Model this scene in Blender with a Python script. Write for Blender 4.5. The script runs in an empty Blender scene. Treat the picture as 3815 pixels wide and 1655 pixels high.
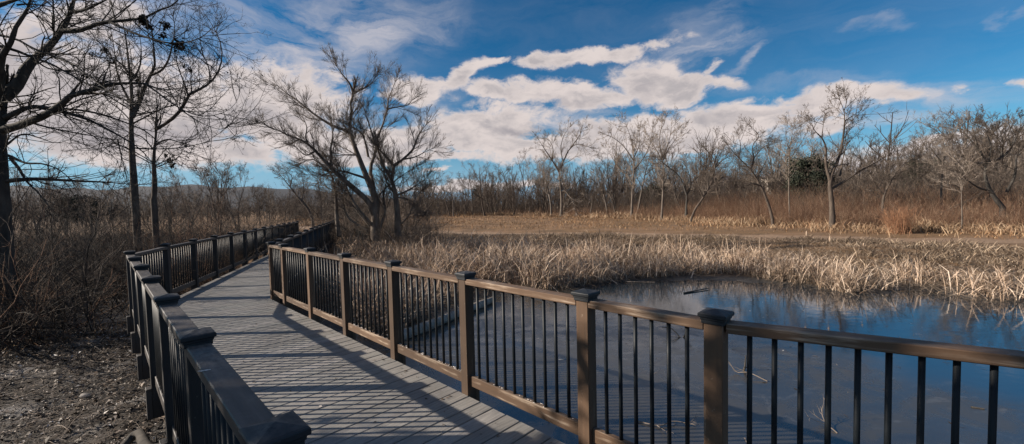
import bpy, math, random
import numpy as np
from mathutils import Vector, Matrix

R_ = math.radians
rng = np.random.default_rng(7)
random.seed(7)
scene = bpy.context.scene
COL = scene.collection

# ------------------------------------------------------------------ camera
F, CX, CY, PITCH, ROLL, EYE = 1508.0, 1907.5, 834.6, 2.586, -1.341, 1.6


def ray(px, py):
    """direction in the world of a point of the photograph (3815 x 1655)"""
    r, t = R_(ROLL), R_(PITCH)
    a, b = px - CX, py - CY
    c, s = math.cos(r), math.sin(r)
    x = (c * a + s * b) / F
    u = -(-s * a + c * b) / F
    return np.array([x, math.cos(t) + u * math.sin(t), -math.sin(t) + u * math.cos(t)])


def at(px, py, d):
    v = ray(px, py)
    return v * (d / v[1]) + np.array([0, 0, EYE])


def gp(px, py, z=-0.7):
    v = ray(px, py)
    return v * ((z - EYE) / v[2]) + np.array([0, 0, EYE])


def make_camera():
    t, r = R_(PITCH), R_(ROLL)
    fwd = Vector((0, math.cos(t), -math.sin(t)))
    u0 = Vector((0, math.sin(t), math.cos(t)))
    x0 = Vector((1, 0, 0))
    c, s = math.cos(r), math.sin(r)
    right = x0 * c + u0 * s
    up = -x0 * s + u0 * c
    m = Matrix((right, up, -fwd)).transposed().to_4x4()
    m.translation = (0, 0, EYE)
    cd = bpy.data.cameras.new('camera')
    cam = bpy.data.objects.new('camera', cd)
    cam.matrix_world = m
    cd.sensor_width = 36
    cd.lens = F / 3815 * 36
    cd.shift_y = (CY - 827.5) / 3815
    cd.clip_start = 0.05
    cd.clip_end = 20000
    COL.objects.link(cam)
    scene.camera = cam


make_camera()

# ------------------------------------------------------------------ helpers


def tag(o, label=None, cat=None, group=None, kind=None):
    if label: o['label'] = label
    if cat: o['category'] = cat
    if group: o['group'] = group
    if kind: o['kind'] = kind
    return o


def empty(name, loc=(0, 0, 0), rz=0.0):
    o = bpy.data.objects.new(name, None)
    o.empty_display_size = 0.1
    o.location = loc
    o.rotation_euler = (0, 0, rz)
    COL.objects.link(o)
    return o


def make_mesh(name, V, Fq, mats, smooth=False, mi=None):
    V = np.asarray(V, np.float32).reshape(-1, 3)
    me = bpy.data.meshes.new(name)
    if isinstance(Fq, np.ndarray):
        k = Fq.shape[1]
        n = len(Fq)
        me.vertices.add(len(V))
        me.vertices.foreach_set('co', V.ravel())
        me.loops.add(n * k)
        me.loops.foreach_set('vertex_index', Fq.astype(np.int32).ravel())
        me.polygons.add(n)
        me.polygons.foreach_set('loop_start', np.arange(0, n * k, k, dtype=np.int32))
        me.polygons.foreach_set('loop_total', np.full(n, k, np.int32))
        me.update(calc_edges=True)
    else:
        me.from_pydata([tuple(v) for v in V], [], Fq)
        me.update()
    if not isinstance(mats, (list, tuple)):
        mats = [mats]
    for m in mats:
        me.materials.append(m)
    if mi is not None:
        me.polygons.foreach_set('material_index', np.asarray(mi, np.int32))
    if smooth:
        me.polygons.foreach_set('use_smooth', np.ones(len(me.polygons), bool))
    return me


def link(name, me, parent=None, loc=None, rz=None):
    o = bpy.data.objects.new(name, me)
    if parent is not None: o.parent = parent
    if loc is not None: o.location = loc
    if rz is not None: o.rotation_euler = (0, 0, rz)
    COL.objects.link(o)
    return o


def obj(name, V, Fq, mat, parent=None, smooth=False, loc=None, rz=None):
    return link(name, make_mesh(name, V, Fq, mat, smooth), parent, loc, rz)


class MB:
    """collects boxes and tubes into one mesh"""
    def __init__(s):
        s.V, s.F, s.n = [], [], 0

    def add(s, V, Fq):
        V = np.asarray(V, float).reshape(-1, 3)
        s.V.append(V)
        s.F += [tuple(int(i) + s.n for i in f) for f in Fq]
        s.n += len(V)
        return s

    def box(s, lo, hi, bev=0.0):
        x0, y0, z0 = lo
        x1, y1, z1 = hi
        if bev <= 0:
            V = [(x, y, z) for z in (z0, z1) for y in (y0, y1) for x in (x0, x1)]
            return s.add(V, [(0, 2, 3, 1), (4, 5, 7, 6), (0, 1, 5, 4), (2, 6, 7, 3), (0, 4, 6, 2), (1, 3, 7, 5)])
        # chamfered all round in plan and at top and bottom
        b = bev
        def ringp(z, i):
            a0, a1, c0, c1 = x0 + i, x1 - i, y0 + i, y1 - i
            return [(a0 + b, c0, z), (a1 - b, c0, z), (a1, c0 + b, z), (a1, c1 - b, z), (a1 - b, c1, z), (a0 + b, c1, z), (a0, c1 - b, z), (a0, c0 + b, z)]
        V = ringp(z0, b) + ringp(z0 + b, 0) + ringp(z1 - b, 0) + ringp(z1, b)
        Fq = [tuple(range(7, -1, -1)), tuple(range(24, 32))]
        for k in range(3):
            for i in range(8):
                j = (i + 1) % 8
                Fq.append((k * 8 + i, k * 8 + j, k * 8 + 8 + j, k * 8 + 8 + i))
        return s.add(V, Fq)

    def rings(s, rings):
        n = len(rings[0])
        V = [p for r in rings for p in r]
        Fq = [tuple(range(n - 1, -1, -1)), tuple(range((len(rings) - 1) * n, len(rings) * n))]
        for k in range(len(rings) - 1):
            for i in range(n):
                j = (i + 1) % n
                Fq.append((k * n + i, k * n + j, (k + 1) * n + j, (k + 1) * n + i))
        return s.add(V, Fq)

    def mesh(s, name, mat, smooth=False):
        return make_mesh(name, np.concatenate(s.V), s.F, mat, smooth)

    def build(s, name, mat, parent=None, smooth=False, loc=None, rz=None):
        return link(name, s.mesh(name, mat, smooth), parent, loc, rz)


def catmull(P, n):
    P = np.asarray(P, float)
    if len(P) == 2:
        t = np.linspace(0, 1, n)[:, None]
        return P[0] * (1 - t) + P[1] * t
    Q = np.vstack([2 * P[0] - P[1], P, 2 * P[-1] - P[-2]])
    seg = np.linalg.norm(np.diff(P[:, :3], axis=0), axis=1)
    cum = np.concatenate([[0], np.cumsum(seg)])
    tt = np.linspace(0, cum[-1], n)
    out = []
    for t in tt:
        i = min(np.searchsorted(cum, t, side='right') - 1, len(P) - 2)
        u = (t - cum[i]) / max(seg[i], 1e-9)
        p0, p1, p2, p3 = Q[i], Q[i + 1], Q[i + 2], Q[i + 3]
        out.append(0.5 * ((2 * p1) + (-p0 + p2) * u + (2 * p0 - 5 * p1 + 4 * p2 - p3) * u * u + (-p0 + 3 * p1 - 3 * p2 + p3) * u ** 3))
    return np.array(out)


def norm(v):
    return v / np.maximum(np.linalg.norm(v, axis=-1, keepdims=True), 1e-9)


def tubes(P, Rr, sides=3):
    """P (B,n,3), Rr (B,n) -> vertices, quads"""
    B, n, _ = P.shape
    T = np.empty_like(P)
    T[:, 1:-1] = P[:, 2:] - P[:, :-2]
    T[:, 0] = P[:, 1] - P[:, 0]
    T[:, -1] = P[:, -1] - P[:, -2]
    T = norm(T)
    ref = np.where(np.abs(T[:, :1, 2:3]) > 0.8, np.array([[[1.0, 0, 0]]]), np.array([[[0, 0, 1.0]]]))
    ref = np.broadcast_to(ref, P.shape)
    U = norm(np.cross(T, ref))
    W = np.cross(T, U)
    a = np.arange(sides) * 2 * math.pi / sides
    V = P[:, :, None, :] + Rr[:, :, None, None] * (np.cos(a)[None, None, :, None] * U[:, :, None, :] + np.sin(a)[None, None, :, None] * W[:, :, None, :])
    base = (np.arange(B) * n * sides)[:, None, None] + (np.arange(n - 1) * sides)[None, :, None]
    i = np.arange(sides)[None, None, :]
    j = (np.arange(sides) + 1) % sides
    j = j[None, None, :]
    Q = np.stack([base + i, base + j, base + sides + j, base + sides + i], axis=-1).reshape(-1, 4)
    return V.reshape(-1, 3), Q


class Geo:
    def __init__(s):
        s.V, s.Q, s.n = [], [], 0

    def add(s, V, Q):
        s.V.append(V)
        s.Q.append(Q + s.n)
        s.n += len(V)
        return s

    def tub(s, P, Rr, sides=3):
        return s.add(*tubes(P, Rr, sides))

    def mesh(s, name, mat, smooth=False):
        return make_mesh(name, np.concatenate(s.V), np.concatenate(s.Q), mat, smooth)


def grow(bp, bd, L, r0, n, curl, up, g, tip=0.35):
    """bp,bd (B,3); L,r0 (B,)"""
    B = len(bp)
    P = np.empty((B, n, 3))
    P[:, 0] = bp
    d = norm(bd)
    upv = np.array([0, 0, 1.0])
    for i in range(1, n):
        d = norm(d + upv * (up / n) + g.normal(0, curl, (B, 3)))
        P[:, i] = P[:, i - 1] + d * (L / (n - 1))[:, None]
    Rr = r0[:, None] * np.linspace(1, tip, n)[None]
    return P, Rr


def spawn(P, Rr, k, t0, t1, a0, a1, lf, rf, n, curl, up, g, lmin=0.05, fall=0.6, rmin=0.002):
    """k children from each parent branch"""
    B, m, _ = P.shape
    t = g.uniform(t0, t1, (B, k)) * (m - 1)
    i = np.minimum(t.astype(int), m - 2)
    u = (t - i)[..., None]
    bi = np.arange(B)[:, None]
    bp = P[bi, i] * (1 - u) + P[bi, i + 1] * u
    tg = norm(P[bi, i + 1] - P[bi, i])
    rr = Rr[bi, i]
    plen = np.linalg.norm(np.diff(P, axis=1), axis=2).sum(1)[:, None]
    rnd = norm(g.normal(0, 1, tg.shape))
    perp = norm(rnd - (rnd * tg).sum(-1, keepdims=True) * tg)
    a = np.radians(g.uniform(a0, a1, (B, k)))[..., None]
    bd = tg * np.cos(a) + perp * np.sin(a)
    tn = t / (m - 1)
    L = np.maximum(plen * lf * (1 - fall * tn) * g.uniform(0.6, 1.3, (B, k)), lmin)
    r0 = np.maximum(rr * rf, rmin)
    return grow(bp.reshape(-1, 3), bd.reshape(-1, 3), L.ravel(), r0.ravel(), n, curl, up, g)


# ------------------------------------------------------------------ materials

def new_mat(name):
    m = bpy.data.materials.new(name)
    m.use_nodes = True
    nt = m.node_tree
    nt.nodes.clear()
    out = nt.nodes.new('ShaderNodeOutputMaterial')
    bs = nt.nodes.new('ShaderNodeBsdfPrincipled')
    nt.links.new(bs.outputs[0], out.inputs[0])
    return m, nt, bs


def N(nt, typ, **kw):
    n = nt.nodes.new(typ)
    for k, v in kw.items():
        if k.startswith('i_'):
            n.inputs[k[2:]].default_value = v
        else:
            setattr(n, k, v)
    return n


def mixc(nt, fac, a, b, blend='MIX'):
    n = nt.nodes.new('ShaderNodeMix')
    n.data_type = 'RGBA'
    n.blend_type = blend
    n.clamp_factor = True
    for s, v in ((0, fac), (6, a), (7, b)):
        if hasattr(v, 'is_linked'):
            nt.links.new(v, n.inputs[s])
        elif s == 0:
            n.inputs[0].default_value = v
        else:
            n.inputs[s].default_value = (*v, 1) if len(v) == 3 else v
    return n.outputs[2]


def ramp(nt, src, stops):
    r = nt.nodes.new('ShaderNodeValToRGB')
    el = r.color_ramp.elements
    while len(el) < len(stops): el.new(0.5)
    for e, (p, c) in zip(el, stops):
        e.position = p
        e.color = (*c, 1) if len(c) == 3 else c
    nt.links.new(src, r.inputs[0])
    return r.outputs[0]


def mrange(nt, src, a, b, c=0.0, d=1.0, smooth=False):
    r = nt.nodes.new('ShaderNodeMapRange')
    r.interpolation_type = 'SMOOTHSTEP' if smooth else 'LINEAR'
    nt.links.new(src, r.inputs[0])
    for i, v in enumerate((a, b, c, d)): r.inputs[i + 1].default_value = v
    return r.outputs[0]


def noise(nt, vec, scale, detail=4, rough=0.55, dist=0.0):
    n = nt.nodes.new('ShaderNodeTexNoise')
    n.inputs['Scale'].default_value = scale
    n.inputs['Detail'].default_value = detail
    n.inputs['Roughness'].default_value = rough
    n.inputs['Distortion'].default_value = dist
    if vec is not None: nt.links.new(vec, n.inputs['Vector'])
    return n


def mapping(nt, vec, scale=(1, 1, 1), loc=(0, 0, 0), rot=(0, 0, 0), typ='POINT'):
    m = nt.nodes.new('ShaderNodeMapping')
    m.vector_type = typ
    m.inputs['Scale'].default_value = scale
    m.inputs['Location'].default_value = loc
    m.inputs['Rotation'].default_value = rot
    nt.links.new(vec, m.inputs['Vector'])
    return m.outputs[0]


def bump(nt, bs, h, strength, dist):
    b = nt.nodes.new('ShaderNodeBump')
    b.inputs['Strength'].default_value = strength
    b.inputs['Distance'].default_value = dist
    nt.links.new(h, b.inputs['Height'])
    nt.links.new(b.outputs[0], bs.inputs['Normal'])


def island_mat(name, stops, rough=0.85, noise_amt=0.0, nscale=3.0):
    """colour differs from blade to blade / twig to twig"""
    m, nt, bs = new_mat(name)
    g = N(nt, 'ShaderNodeNewGeometry')
    c = ramp(nt, g.outputs['Random Per Island'], stops)
    if noise_amt:
        tc = N(nt, 'ShaderNodeTexCoord')
        ns = noise(nt, tc.outputs['Object'], nscale, 3)
        f = mrange(nt, ns.outputs[0], 0.35, 0.65, 1 - noise_amt, 1 + noise_amt)
        vm = N(nt, 'ShaderNodeVectorMath', operation='SCALE')
        nt.links.new(c, vm.inputs[0])
        nt.links.new(f, vm.inputs['Scale'])
        c = vm.outputs[0]
    nt.links.new(c, bs.inputs['Base Color'])
    bs.inputs['Roughness'].default_value = rough
    bs.inputs['Specular IOR Level'].default_value = 0.2
    return m


def bark_mat(name, c0, c1, scale=9.0, bd=0.01):
    m, nt, bs = new_mat(name)
    tc = N(nt, 'ShaderNodeTexCoord')
    v = mapping(nt, tc.outputs['Object'], (1, 1, 0.25))
    ns = noise(nt, v, scale, 6, 0.65)
    c = ramp(nt, ns.outputs[0], [(0.3, c0), (0.7, c1)])
    nt.links.new(c, bs.inputs['Base Color'])
    bs.inputs['Roughness'].default_value = 0.9
    bs.inputs['Specular IOR Level'].default_value = 0.15
    bump(nt, bs, ns.outputs[0], 0.8, bd)
    return m


def rail_mat(name, base, worn, amount, rough=0.5, axis=0):
    """stained timber, the stain wearing off in streaks along the grain"""
    m, nt, bs = new_mat(name)
    tc = N(nt, 'ShaderNodeTexCoord')
    sc = [38, 38, 38]
    sc[axis] = 2.2
    v = mapping(nt, tc.outputs['Object'], sc)
    g = noise(nt, v, 1.0, 5, 0.6, 0.4)
    big = noise(nt, tc.outputs['Object'], 2.1, 3, 0.6)
    dark = tuple(x * 0.62 for x in base)
    c = mixc(nt, mrange(nt, g.outputs[0], 0.3, 0.7), dark, base)
    c = mixc(nt, mrange(nt, big.outputs[0], 0.35, 0.7, 0, 0.55), c, tuple(x * 1.5 for x in base))
    mul = N(nt, 'ShaderNodeMath', operation='MULTIPLY')
    nt.links.new(mrange(nt, g.outputs[0], 0.60 - amount, 0.72 - amount), mul.inputs[0])
    nt.links.new(mrange(nt, big.outputs[0], 0.46, 0.6), mul.inputs[1])
    c = mixc(nt, mul.outputs[0], c, worn)
    gm = N(nt, 'ShaderNodeNewGeometry')
    sp = N(nt, 'ShaderNodeSeparateXYZ')
    nt.links.new(gm.outputs['Normal'], sp.inputs[0])
    fine = noise(nt, gm.outputs['Position'], 34.0, 5, 0.7)
    mid = noise(nt, gm.outputs['Position'], 3.7, 4, 0.6)
    du = N(nt, 'ShaderNodeMath', operation='MULTIPLY')
    nt.links.new(mrange(nt, sp.outputs['Z'], 0.7, 0.98), du.inputs[0])
    nt.links.new(mrange(nt, mid.outputs[0], 0.42, 0.62, 0.0, 0.6), du.inputs[1])
    d2 = N(nt, 'ShaderNodeMath', operation='MULTIPLY')
    nt.links.new(du.outputs[0], d2.inputs[0])
    nt.links.new(mrange(nt, fine.outputs[0], 0.38, 0.60), d2.inputs[1])
    c = mixc(nt, d2.outputs[0], c, (0.17, 0.155, 0.14))
    c = mixc(nt, mrange(nt, fine.outputs[0], 0.66, 0.70, 0, 0.5), c, worn)
    # every piece weathered a little differently
    oi = N(nt, 'ShaderNodeObjectInfo')
    sc_ = N(nt, 'ShaderNodeVectorMath', operation='SCALE')
    nt.links.new(c, sc_.inputs[0])
    nt.links.new(mrange(nt, oi.outputs['Random'], 0, 1, 0.62, 1.3), sc_.inputs['Scale'])
    c = sc_.outputs[0]
    nt.links.new(c, bs.inputs['Base Color'])
    nt.links.new(mrange(nt, g.outputs[0], 0.3, 0.7, rough, rough + 0.25), bs.inputs['Roughness'])
    bump(nt, bs, g.outputs[0], 0.55, 0.003)
    return m


M = {}
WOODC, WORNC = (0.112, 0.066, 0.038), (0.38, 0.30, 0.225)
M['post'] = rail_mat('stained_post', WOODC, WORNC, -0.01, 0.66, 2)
M['rail'] = rail_mat('stained_rail', WOODC, WORNC, 0.085, 0.62, 0)
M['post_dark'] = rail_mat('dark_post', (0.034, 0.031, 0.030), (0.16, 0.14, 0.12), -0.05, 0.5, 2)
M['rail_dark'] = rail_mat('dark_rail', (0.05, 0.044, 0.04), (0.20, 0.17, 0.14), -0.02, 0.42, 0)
M['cap'] = rail_mat('cap_paint', (0.013, 0.016, 0.02), (0.07, 0.07, 0.07), -0.06, 0.45, 0)


def metal_mat():
    m, nt, bs = new_mat('baluster_black')
    bs.inputs['Base Color'].default_value = (0.012, 0.016, 0.02, 1)
    bs.inputs['Roughness'].default_value = 0.5
    bs.inputs['Specular IOR Level'].default_value = 0.3
    return m


M['metal'] = metal_mat()


def deck_mat():
    m, nt, bs = new_mat('deck_boards')
    tc = N(nt, 'ShaderNodeTexCoord')
    g = N(nt, 'ShaderNodeNewGeometry')
    # per board offset so that no two boards share their grain
    add = N(nt, 'ShaderNodeVectorMath', operation='MULTIPLY_ADD')
    comb = N(nt, 'ShaderNodeCombineXYZ')
    nt.links.new(g.outputs['Random Per Island'], comb.inputs[1])
    nt.links.new(comb.outputs[0], add.inputs[0])
    add.inputs[1].default_value = (0, 40, 0)
    nt.links.new(tc.outputs['Object'], add.inputs[2])
    v = mapping(nt, add.outputs[0], (60, 4.5, 60))
    gr = noise(nt, v, 1.0, 5, 0.62, 0.6)
    v2 = mapping(nt, add.outputs[0], (9, 2.2, 9))
    g2 = noise(nt, v2, 1.0, 3, 0.6, 0.3)
    base = ramp(nt, g.outputs['Random Per Island'], [(0.0, (0.245, 0.24, 0.222)), (0.3, (0.35, 0.333, 0.306)), (0.6, (0.285, 0.285, 0.265)), (0.85, (0.40, 0.38, 0.355)), (1.0, (0.29, 0.283, 0.27))])
    c = mixc(nt, mrange(nt, gr.outputs[0], 0.34, 0.62, 0.55, 0.0), base, (0.10, 0.096, 0.094))
    c = mixc(nt, mrange(nt, g2.outputs[0], 0.52, 0.75, 0, 0.45), c, (0.31, 0.275, 0.25))
    dirt = noise(nt, tc.outputs['Object'], 1.3, 4, 0.6)
    c = mixc(nt, mrange(nt, dirt.outputs[0], 0.45, 0.7, 0, 0.5), c, (0.13, 0.125, 0.118))
    nt.links.new(c, bs.inputs['Base Color'])
    bs.inputs['Roughness'].default_value = 0.62
    bump(nt, bs, gr.outputs[0], 0.9, 0.004)
    return m


M['deck'] = deck_mat()
M['joist'] = rail_mat('joist_timber', (0.09, 0.07, 0.055), (0.2, 0.17, 0.14), -0.03, 0.7, 0)
M['bark_dark'] = bark_mat('bark_dark', (0.028, 0.028, 0.028), (0.11, 0.10, 0.088), 9)
M['bark_mid'] = bark_mat('bark_mid', (0.045, 0.036, 0.03), (0.15, 0.12, 0.098), 9)
M['bark_pale'] = bark_mat('bark_pale', (0.10, 0.083, 0.07), (0.30, 0.255, 0.215), 7)
M['bark_grey'] = bark_mat('bark_grey', (0.07, 0.058, 0.048), (0.22, 0.185, 0.155), 7)
M['twig_grey'] = island_mat('twig_grey', [(0, (0.06, 0.048, 0.04)), (0.6, (0.14, 0.112, 0.092)), (1, (0.24, 0.20, 0.165))])
M['twig_dark'] = island_mat('twig_dark', [(0, (0.025, 0.024, 0.023)), (1, (0.075, 0.065, 0.055))])
M['twig_mid'] = island_mat('twig_mid', [(0, (0.05, 0.04, 0.035)), (0.6, (0.11, 0.085, 0.068)), (1, (0.17, 0.14, 0.115))])
M['twig_pale'] = island_mat('twig_pale', [(0, (0.13, 0.105, 0.087)), (0.6, (0.28, 0.23, 0.19)), (1, (0.44, 0.375, 0.31))])
M['twig_red'] = island_mat('twig_red', [(0, (0.12, 0.065, 0.045)), (0.45, (0.24, 0.135, 0.088)), (0.75, (0.34, 0.225, 0.145)), (1, (0.46, 0.35, 0.25))])
M['twig_orange'] = island_mat('twig_orange', [(0, (0.22, 0.105, 0.06)), (1, (0.42, 0.24, 0.14))])
M['reed'] = island_mat('reed', [(0, (0.10, 0.07, 0.048)), (0.25, (0.27, 0.19, 0.13)), (0.6, (0.50, 0.37, 0.27)), (1, (0.74, 0.60, 0.47))], 0.7, 0.25, 0.35)
M['reed_grey'] = island_mat('reed_grey', [(0, (0.07, 0.056, 0.044)), (0.5, (0.16, 0.125, 0.092)), (1, (0.32, 0.25, 0.185))], 0.8, 0.25, 0.3)
M['grass'] = island_mat('grass', [(0, (0.13, 0.066, 0.032)), (0.4, (0.26, 0.145, 0.072)), (0.8, (0.38, 0.235, 0.125)), (1, (0.5, 0.36, 0.22))], 0.85, 0.3, 0.12)
M['leaf'] = island_mat('leaf', [(0, (0.025, 0.02, 0.016)), (0.5, (0.085, 0.065, 0.048)), (0.8, (0.20, 0.155, 0.12)), (0.92, (0.42, 0.36, 0.31)), (1, (0.72, 0.69, 0.66))], 0.6)
M['gold'] = island_mat('gold', [(0, (0.17, 0.095, 0.055)), (0.5, (0.33, 0.215, 0.13)), (1, (0.52, 0.39, 0.26))], 0.85, 0.3, 0.2)
M['tussock'] = island_mat('tussock', [(0, (0.06, 0.045, 0.033)), (0.6, (0.2, 0.145, 0.1)), (1, (0.5, 0.39, 0.28))], 0.85, 0.35, 0.3)
M['debris'] = island_mat('debris', [(0, (0.018, 0.015, 0.012)), (0.7, (0.06, 0.048, 0.037)), (0.9, (0.16, 0.125, 0.095)), (1, (0.4, 0.33, 0.26))], 0.6)
M['seed'] = island_mat('seed', [(0, (0.02, 0.018, 0.015)), (1, (0.06, 0.048, 0.035))])
M['needle'] = island_mat('needle', [(0, (0.016, 0.022, 0.016)), (0.6, (0.038, 0.046, 0.032)), (1, (0.085, 0.085, 0.06))])

# ------------------------------------------------------------------ boardwalk
RZ_TOP, RZ_BOT = 0.995, 0.948
BAY, HW = 1.216, 0.045


def uv(a):
    return np.array([math.cos(R_(a)), math.sin(R_(a))])


DA, DB, DC = -44.55, 109.8, -29.6
D1, D2, D3 = uv(DA), uv(DB), uv(DC)
R1 = np.array([-3.872, 6.835])
R0 = R1 - D1 * 0.726
R7 = R1 + D1 * (5 * BAY + 0.783)
K0 = np.array([-4.649, 8.06])
L1 = np.array([-4.959, 5.288])
L0 = L1 - D1 * BAY
M0 = np.array([-6.416, 7.465])
L7 = L1 + D1 * (5 * BAY + 0.783 + 0.09)
BAY2 = 1.284

# shared part meshes -------------------------------------------------
def post_mesh(mat):
    b = MB()
    b.box((-HW, -HW, -0.22), (HW, HW, 0.993), 0.004)
    return b.mesh('post', mat)


def cap_mesh():
    b = MB()
    def sq(h, z): return [(-h, -h, z), (h, -h, z), (h, h, z), (-h, h, z)]
    b.rings([sq(0.050, 0.985), sq(0.0535, 0.989), sq(0.0535, 1.004), sq(0.0575, 1.008), sq(0.0580, 1.016), sq(0.0650, 1.020), sq(0.0665, 1.023), sq(0.0665, 1.036), sq(0.0640, 1.040), sq(0.058, 1.043), sq(0.004, 1.056)])
    return b.mesh('post_cap', M['cap'])


def baluster_mesh():
    b = MB()
    n = 8
    r = 0.0122
    def c(z, r): return [(r * math.cos(2 * math.pi * i / n), r * math.sin(2 * math.pi * i / n), z) for i in range(n)]
    b.rings([c(0.150, r), c(RZ_BOT + 0.006, r)])
    return b.mesh('baluster', M['metal'], True)


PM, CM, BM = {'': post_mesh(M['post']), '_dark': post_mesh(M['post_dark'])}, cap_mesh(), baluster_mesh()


def block_mesh(side, mat):
    b = MB()
    y0, y1 = (HW - 0.001, HW + 0.038) if side > 0 else (-HW - 0.038, -HW + 0.001)
    b.box((-HW - 0.002, y0, -0.215), (HW + 0.002, y1, 0.055), 0.003)
    return b.mesh('footing_block', mat)


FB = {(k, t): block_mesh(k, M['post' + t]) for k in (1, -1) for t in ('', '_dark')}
_railc = {}


def rail_piece(length, kind, tone=''):
    key = (round(length, 3), kind, tone)
    if key not in _railc:
        b = MB()
        if kind == 'top_rail':
            b.box((0, -0.0455, RZ_BOT), (length, 0.0455, RZ_TOP), 0.004)
        else:
            b.box((0, -0.019, 0.075), (length, 0.019, 0.165), 0.004)
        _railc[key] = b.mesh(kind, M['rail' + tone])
    return _railc[key]


def railing(label, p0, ang, spans, counts, outer, first_post=True, last_post=True, start_gap=HW, end_gap=HW, maxb=100, tone=''):
    """posts at the cumulative spans; counts = balusters in each bay"""
    root = empty('railing', (p0[0], p0[1], 0), R_(ang))
    tag(root, label, 'railing', 'railings of the boardwalk')
    x = 0.0
    xs = [0.0]
    for s in spans:
        x += s
        xs.append(x)
    for i, px in enumerate(xs):
        if (i == 0 and not first_post) or (i == len(xs) - 1 and not last_post): continue
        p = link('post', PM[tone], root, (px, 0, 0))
        link('post_cap', CM, p, (0, 0, 0), random.uniform(-0.012, 0.012))
        link('footing_block', FB[(outer, tone)], p)
    nb = 0
    extra = Geo()
    left = 0
    for i, s in enumerate(spans):
        a = xs[i] + (HW if (i > 0 or first_post) else start_gap)
        e = xs[i + 1] - (HW if (i < len(spans) - 1 or last_post) else end_gap)
        link('top_rail', rail_piece(e - a, 'top_rail', tone), root, (a, 0, 0))
        link('bottom_rail', rail_piece(e - a, 'bottom_rail', tone), root, (a, 0, 0))
        k = counts[i]
        for j in range(k):
            bx = a + (e - a) * (j + 1) / (k + 1)
            if nb < maxb:
                link('baluster', BM, root, (bx, 0, 0))
                nb += 1
            else:
                P = np.array([[[bx, 0, 0.15], [bx, 0, RZ_BOT + 0.006]]])
                extra.tub(P, np.full((1, 2), 0.0122), 6)
                left += 1
    if left:
        o = link('balusters', extra.mesh('balusters', M['metal']), root)
        o['kind'] = 'stuff'
        o['label'] = 'thin black balusters of the farthest bays'
    return root


railing('weathered brown railing along the pond side of the near boardwalk run', R0, DA, [0.726] + [BAY] * 5 + [0.783], [6, 10, 10, 10, 10, 10, 6], 1)
railing('brown railing with shiny top rail over open blue water at the right edge', R7, DC, [BAY] * 3, [10] * 3, 1, first_post=False)
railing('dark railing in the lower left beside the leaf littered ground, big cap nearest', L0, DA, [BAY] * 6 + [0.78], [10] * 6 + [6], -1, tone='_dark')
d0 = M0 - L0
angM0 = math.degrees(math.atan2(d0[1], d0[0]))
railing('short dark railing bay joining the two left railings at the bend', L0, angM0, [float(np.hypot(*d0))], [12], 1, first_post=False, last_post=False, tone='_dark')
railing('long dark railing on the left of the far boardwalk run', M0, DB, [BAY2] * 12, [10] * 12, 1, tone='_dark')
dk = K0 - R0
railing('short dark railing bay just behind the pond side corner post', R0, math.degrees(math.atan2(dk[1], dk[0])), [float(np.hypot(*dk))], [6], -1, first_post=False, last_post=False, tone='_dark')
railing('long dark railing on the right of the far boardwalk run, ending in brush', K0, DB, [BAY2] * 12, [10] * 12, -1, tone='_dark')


def railing_marks():
    # a bird dropping on the near left rail and frost crusts on the pond side bottom rail
    mw, nt, bs = new_mat('white_crust')
    bs.inputs['Base Color'].default_value = (.62, .58, .54, 1)
    bs.inputs['Roughness'].default_value = .8
    p = gp(757, 1382, RZ_TOP)
    d = (p[:2] - L0)
    x, y = float(d @ D1), float(d @ uv(DA + 90))
    o = [o for o in bpy.data.objects if o.get('label', '').startswith('dark railing in the lower left')][0]
    V, Fq = [], []
    for k, (cx, cy, w, h) in enumerate([(0, 0, .006, .012), (.006, .010, .008, .007), (.010, .018, .005, .005), (-.004, -.012, .004, .006)]):
        b = len(V)
        for i in range(9):
            a = 2 * math.pi * i / 9
            r = random.uniform(.8, 1.15)
            V.append((x + cx + w * r * math.cos(a), y + cy + h * r * math.sin(a), RZ_TOP + .0012 + k * .0003))
        Fq.append(tuple(range(b, b + 9)))
    obj('bird_dropping', V, Fq, mw, o)
    o = [o for o in bpy.data.objects if o.get('label', '').startswith('weathered brown railing')][0]
    g = np.random.default_rng(8)
    V, Fq = [], []
    for k in range(230):
        bay = g.choice([2, 3, 4, 5], p=[.15, .4, .35, .1])
        x = .726 + (bay - 1) * BAY + g.uniform(.06, BAY - .06)
        if math.sin(x * 7.3) + math.sin(x * 17.1) < -.2: continue
        y = g.uniform(-.016, .016)
        w, h = g.uniform(.004, .016), g.uniform(.002, .006)
        b = len(V)
        for i in range(7):
            a = 2 * math.pi * i / 7
            r = g.uniform(.6, 1.2)
            V.append((x + w * r * math.cos(a), float(np.clip(y + h * r * math.sin(a), -.0185, .0185)), .1652 + .0004 + k * .00001))
        V.append((x, y, .1665 + g.uniform(.001, .004)))
        for i in range(7):
            Fq.append((b + i, b + (i + 1) % 7, b + 7))
    f = obj('frost_crust', V, Fq, mw, o)
    f['kind'] = 'stuff'
    f['label'] = 'white frosty crumbs along the top of the bottom rail'


railing_marks()


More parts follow.
